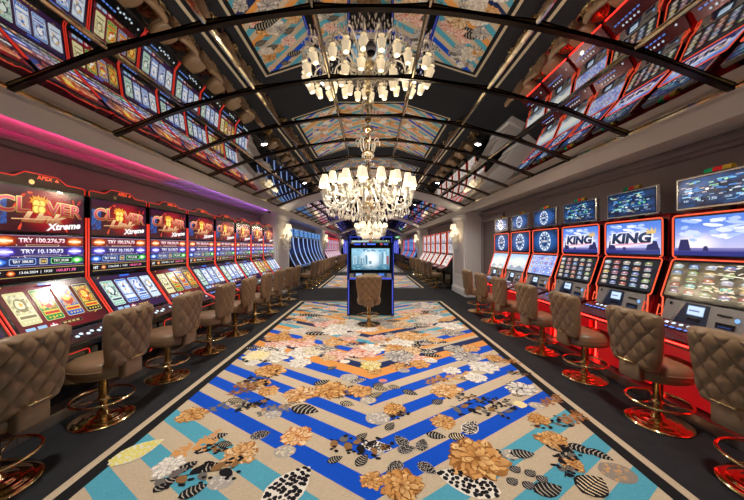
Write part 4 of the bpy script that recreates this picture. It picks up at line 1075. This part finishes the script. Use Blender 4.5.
# =================================================================== CHANDELIERS
def make_chandelier(label, loc, full=True):
    """origin at the ceiling; z runs down"""
    t = empty('chandelier', label, 'chandelier', loc, 0, 'crystal chandeliers')
    b = MB(); b.lathe([(.001, 0), (.09, 0), (.09, -.015), (.06, -.03), (.03, -.05), (.012, -.06), (.012, -.10), (.03, -.11), (.05, -.14), (.055, -.17), (.04, -.20), (.015, -.22), (.012, -.30), (.03, -.31), (.012, -.33), (.012, -.40), (.05, -.42), (.001, -.421)][::-1], 0, 20); b.build('rod', 'gold', t)
    b = MB(); b.lathe([(.001, -.44), (.03, -.43), (.085, -.385), (.09, -.36), (.08, -.36), (.03, -.40), (.001, -.41)], 0, 24); b.build('dish', 'gold_pale', t)
    b = MB(); b.lathe([(.001, -1.46), (.012, -1.45), (.025, -1.42), (.012, -1.39), (.02, -1.37), (.07, -1.34), (.11, -1.28), (.12, -1.24), (.05, -1.20), (.03, -1.16), (.07, -1.12), (.10, -1.06), (.09, -1.0), (.045, -.95), (.025, -.90), (.05, -.86), (.06, -.82), (.035, -.76), (.02, -.70), (.04, -.64), (.045, -.58), (.02, -.52), (.02, -.43), (.001, -.43)], 0, 24); b.build('stem', 'gold_pale', t)
    # small upper crystal arms
    for k in range(8):
        a = 2 * PI * k / 8 + .2; c, s = math.cos(a), math.sin(a)
        b = MB(); b.tube([(r_ * c, r_ * s, z) for r_, z in ((.02, -.38), (.07, -.36), (.11, -.28), (.115, -.2), (.15, -.15), (.19, -.18), (.195, -.23))] if False else [Vector((p.x * c, p.x * s, p.z)) for p in catmull([(.02, 0, -.38), (.09, 0, -.36), (.12, 0, -.28), (.13, 0, -.20), (.17, 0, -.17), (.20, 0, -.21), (.19, 0, -.25)], 4)], .009, 0, 6)
        b.build('upper_arm', 'crystal', t)
    for k in range(3):
        l = bpy.data.lights.new('candle_lamp', 'POINT'); l.energy = 13; l.color = (1, .84, .62); l.shadow_soft_size = .03
        lo = bpy.data.objects.new('candle_lamp', l); COL.objects.link(lo); lo.parent = t; a = 2 * PI * k / 3 + .5; lo.location = (.56 * math.cos(a), .56 * math.sin(a), -.98)
    sh = MB(); sh.lathe([(.066, 0), (.067, .004), (.060, .05), (.051, .10), (.042, .142), (.042, .145)], 0, 18, cap=False); sh.lathe([(.001, .05), (.018, .05), (.024, .075), (.016, .11), (.001, .12)], 1, 10)
    shm = mesh_of(sh, 'lamp_shade', ['shade_lit', 'bulb'])
    cup = MB(); cup.lathe([(.001, -.06), (.012, -.055), (.03, -.03), (.048, -.012), (.05, -.006), (.02, -.004), (.014, .0), (.014, .06), (.001, .061)], 0, 12); cupm = mesh_of(cup, 'candle_cup', ['crystal'])
    dr = MB(); dr.lathe([(.001, -.062), (.006, -.056), (.012, -.04), (.011, -.03), (.004, -.01), (.001, 0)], 0, 6, smooth=False); drm = mesh_of(dr, 'crystal_drop', ['crystal'])
    nd = [0]
    def arm(ang, pr, r, z):
        c, s = math.cos(ang), math.sin(ang)
        b = MB(); b.tube([Vector((p.x * c, p.x * s, p.z)) for p in catmull(pr, 5)], .0155, 0, 7); b.build('arm', 'crystal', t)
        inst(cupm, 'candle_cup', t, (r * c, r * s, z - .06)); inst(shm, 'lamp_shade', t, (r * c, r * s, z))
    n1 = 18
    for k in range(n1):
        a = 2 * PI * k / n1 + .1
        arm(a, [(.07, 0, -1.10), (.20, 0, -1.00), (.36, 0, -1.10), (.52, 0, -1.25), (.66, 0, -1.24), (.72, 0, -1.10), (.72, 0, -1.02)], .72, -.955)
    n2 = 9
    for k in range(n2):
        a = 2 * PI * k / n2 + .3
        arm(a, [(.05, 0, -.92), (.16, 0, -.82), (.27, 0, -.92), (.36, 0, -1.05), (.42, 0, -1.0), (.43, 0, -.92)], .43, -.86)
    # crystals
    if full:
        for k in range(n1):
            a = 2 * PI * k / n1 + .1
            for r_, z in ((.70, -1.05), (.62, -1.27), (.50, -1.27)):
                inst(drm, 'crystal_drop', t, (r_ * math.cos(a), r_ * math.sin(a), z))
            a += PI / n1; inst(drm, 'crystal_drop', t, (.68 * math.cos(a), .68 * math.sin(a), -1.19))
        for k in range(14):
            a = 2 * PI * k / 14; inst(drm, 'crystal_drop', t, (.12 * math.cos(a), .12 * math.sin(a), -1.3)); inst(drm, 'crystal_drop', t, (.09 * math.cos(a), .09 * math.sin(a), -.39))
    rest = MB()
    def addmesh(p, q=1.0):
        rest.lathe([(.001, -.055 * q), (.010 * q, -.038 * q), (.004 * q, -.01 * q), (.001, 0)], 0, 5, p, smooth=False)
    rn = random.Random(8)
    for ring_r, z, m in ((.70, -1.02, 54), (.69, -1.13, 36), (.66, -1.30, 36), (.57, -1.33, 36), (.48, -1.36, 30), (.43, -1.06, 36), (.36, -1.38, 24), (.24, -1.40, 18)):
        for k in range(m):
            a = 2 * PI * k / m + rn.random() * .05; addmesh((ring_r * math.cos(a), ring_r * math.sin(a), z + rn.uniform(-.02, .02)), rn.uniform(1.1, 1.9))
    # bead swags
    for k in range(n1):
        a0 = 2 * PI * k / n1 + .1; a1 = a0 + 2 * PI / n1
        for i in range(9):
            q = i / 8; a = a0 + (a1 - a0) * q; zz = -1.0 - .09 * math.sin(PI * q); rest.lathe([(.001, -.008), (.008, 0), (.001, .008)], 0, 5, (.70 * math.cos(a), .70 * math.sin(a), zz), smooth=False)
        for i in range(12):
            q = i / 11; r_ = .05 + .60 * q; zz = -.50 - .50 * q - .10 * math.sin(PI * q); rest.lathe([(.001, -.007), (.007, 0), (.001, .007)], 0, 5, (r_ * math.cos(a0), r_ * math.sin(a0), zz), smooth=False)
    o = rest.build('crystal_beads', 'crystal', t); o['kind'] = 'stuff'
    return t
make_chandelier('large lit crystal chandelier hanging nearest, over the foreground carpet', (-.05, 4.76, 3.404))
make_chandelier('lit crystal chandelier hanging over the second carpet, below the nearest one', (0, 13.7, 3.404), False)
make_chandelier('farthest lit crystal chandelier, hanging over the last carpet', (0, 22.5, 3.404), False)

# sconces on the pilasters
def make_sconce(label, loc, rz):
    t = empty('wall_sconce', label, 'wall lamp', loc, rz, 'crystal wall sconces')
    b = MB(); b.box(-.05, .05, -.02, 0, -.18, .12, 0, .008); b.lathe([(.001, -.03), (.03, -.02), (.04, 0), (.03, .02), (.001, .03)], 0, 12, (0, -.03, -.05)); b.build('backplate', 'gold_pale', t)
    sh = MB(); sh.lathe([(.062, 0), (.054, .05), (.045, .10), (.04, .13)], 0, 14, cap=False); sh.lathe([(.001, .04), (.016, .04), (.02, .06), (.001, .1)], 1, 8); shm = mesh_of(sh, 'lamp_shade', ['shade_lit', 'bulb'])
    for x, d, z in ((-.20, -.13, .10), (.20, -.13, .10), (0, -.22, .02), (-.11, -.18, .26), (.11, -.18, .26)):
        b = MB(); b.tube(catmull([(0, -.02, -.05), (x * .5, d * .7, -.14 + z * .3), (x, d, z - .1), (x, d, z)], 5), .011, 0, 6); b.lathe([(.001, -.05), (.045, -.02), (.014, 0), (.014, .05), (.001, .051)], 0, 10, (x, d, z)); b.build('arm', 'crystal', t)
        o = inst(shm, 'lamp_shade', t, (x, d, z + .03)); o.scale = (1.15, 1.15, 1.15)
    b = MB(); rn = random.Random(3)
    for i in range(130):
        q = rn.random(); x = rn.uniform(-.24, .24) * (1 - .6 * q)
        b.lathe([(.001, -.07), (.014, -.045), (.005, -.01), (.001, 0)], 0, 5, (x, rn.uniform(-.22, -.03), .06 - .42 * q), smooth=False)
    o = b.build('crystal_drops', 'crystal', t); o['kind'] = 'stuff'
    return t
n = 0
for i, (y, nm) in enumerate(((9.52, 'nearest'), (17.6, 'second'), (27.7, 'farthest'))):
    for s in (-1, 1):
        side = 'clover machines' if s < 0 else 'red-trimmed machines'
        lab = 'lit crystal sconce on the %s pilaster beyond the %s' % (nm if nm != 'nearest' else 'first', side) if i == 0 else 'lit crystal sconce on the %s pilaster along the %s side' % (nm, 'clover machine' if s < 0 else 'red-trimmed machine')
        make_sconce(lab, (s * (PX - .007), y, 1.80), PI / 2 if s < 0 else -PI / 2)

# =================================================================== DOWNLIGHTS, CAMERAS
def spot(loc, power, size=130, col=(1, .93, .84), blend=.9, rad=.05):
    l = bpy.data.lights.new('downlight_lamp', 'SPOT'); l.energy = power; l.spot_size = R(size); l.spot_blend = blend; l.color = col; l.shadow_soft_size = rad
    return l
nearw = {0: 'nearest the camera', 1: 'beside the big chandelier', 2: 'by the first arch'}
fx, fz = 1.73, (3.074 + 3.274) / 2 - .0
slope = math.atan2(.2, .78)
def downlight(s, y, label, power):
    t = empty('downlight', label, 'ceiling light', (s * fx, y, 3.166 - .002), 0, 'recessed ceiling downlights')
    t.rotation_euler = (0, s * slope, 0)
    b = MB(); b.lathe([(.045, -.0), (.062, -.0), (.062, -.008), (.055, -.012), (.045, -.006)], 0, 24, cap=False); b.build('rim', 'silver', t)
    b = MB(); b.lathe([(.001, -.003), (.045, -.003), (.045, -.001), (.001, -.001)], 0, 20); b.build('lens', 'down_lens', t)
    lo = bpy.data.objects.new('bulb', spot(None, power)); COL.objects.link(lo); lo.parent = t; lo.location = (0, 0, -.02); lo.rotation_euler = (0, -s * slope, 0)
DP = 240
for i, y in enumerate((1.865, 4.76, 7.65)):
    for s in (-1, 1): downlight(s, y, 'recessed downlight %s, on the %s side of the mirror vault' % (nearw[i], 'clover machine' if s < 0 else 'red machine'), DP)
for y, w_ in ((11.6, 'just past the first plaster arch'), (15.5, 'before the second plaster arch'), (20.2, 'past the second plaster arch'), (25, 'at the far end of the hall')):
    for s in (-1, 1): downlight(s, y, 'recessed downlight in the vault %s, above the %s niche' % (w_, 'blue' if s < 0 else 'pale'), DP)
def dome(loc, label, r, up=True):
    t = empty('security_camera', label, 'security camera', loc, 0, 'dome security cameras')
    b = MB(); b.lathe([(.001, 0), (r * 1.25, 0), (r * 1.25, -.02), (r * 1.05, -.03), (.001, -.03)][::-1], 0, 24); b.build('mount', 'paint_arch', t)
    b = MB(); b.lathe([(r * math.cos(q) + .0005, -.03 - r * math.sin(q)) for q in (0, .3, .6, .9, 1.2, 1.5, PI / 2)][::-1], 0, 24); b.build('dome', 'black_gloss', t)
dome((0.0, 2.83, 3.404), 'black dome camera under the mirror vault above the carpet centre line', .042)
dome((-2.98, 8.62, 2.564), 'small black dome camera under the soffit by the first pilaster', .045)

# =================================================================== FAR END
mb = MB(); mb.box(-3.2, 3.2, 36.6, 36.9, 0, 3.0); 
mbx = mb
tag(mb.build('backlit_panel', 'blue_body'), 'dark blue panel closing the far end of the hall', 'wall panel')
mb = MB()
for x in (-2.6, -1.5, 1.5, 2.6): mb.box(x - .03, x + .03, 36.55, 36.6, .1, 2.9)
mb.box(-2.6, 2.6, 36.55, 36.6, 2.7, 2.8)
tag(mb.build('light_frame', 'led_blue'), 'glowing blue light frame on the far end panel', 'light strip')
for s, nm in ((-1, 'clover machine'), (1, 'red-trimmed machine')):
    for k in range(3):
        mb = MB(); y = 29.2 + 2.0 * k
        cx, cy = s * 2.975, y + .8
        mb.box(-.225, .225, -.8, .8, 0, 2.3, 0, .01)
        t = empty('light_column', 'tall blue lit display, %s past the last pilaster on the %s side' % (ORW[k], nm), 'display', (cx, cy, 0), 0, 'blue displays at the far end')
        mb.build('body', 'blue_body', t)
        a = Art((-s * .227, -.7 if s < 0 else .7, .5), (0, 1 if s < 0 else -1, 0), (0, 0, 1), .002, .001)
        a.grad(0, 0, 1.4, 1.7, noise_col([H('#2038c8'), H('#4a6af0'), H('#8aa0f8'), H('#141c80'), H('#7040c0')], 3 + k), 8, 8); a.build('display_screen', 'screen', t)
t = empty('exit_sign', 'small green exit sign high up at the far end', 'sign', (2.55, 28.38, 2.44))
b = MB(); b.box(-.22, .22, -.03, .0, -.09, .09, 0, .005); b.build('housing', 'black_matt', t)
a = Art((-.2, -.032, -.075), (1, 0, 0), (0, 0, 1), .001, .001); a.rect(0, 0, .4, .15, H('#18b860')); a.text('EXIT', .2, .075, .1, WHITE, .3, .02); a.build('sign_face', 'screen', t)
for x in (-.15, .15):
    b = MB(); b.tube([(x, -.015, .085), (x, -.015, .45)], .008, 0, 6); b.build('hanger', 'silver', t)

# =================================================================== CAMERA & LIGHT
cam = bpy.data.cameras.new('camera'); co = bpy.data.objects.new('camera', cam); COL.objects.link(co)
co.location = (0, 0, 1.5); co.rotation_euler = (R(90), 0, 0)
cam.sensor_width = 36; cam.lens = 294 / 744 * 36; cam.shift_x = 1 / 744; cam.shift_y = -3 / 744; cam.clip_start = .05
SC.camera = co
wd = bpy.data.worlds.new('World'); SC.world = wd; wd.use_nodes = True
wd.node_tree.nodes['Background'].inputs[0].default_value = (.02, .02, .025, 1)
vs = SC.view_settings; vs.view_transform = 'Standard'; vs.look = 'None'; vs.gamma = 1; vs.exposure = 0; vs.use_curve_mapping = False
try:
    SC.cycles.max_bounces = 10; SC.cycles.glossy_bounces = 6; SC.cycles.transmission_bounces = 6; SC.cycles.diffuse_bounces = 4
    SC.cycles.sample_clamp_indirect = 6
except Exception: pass
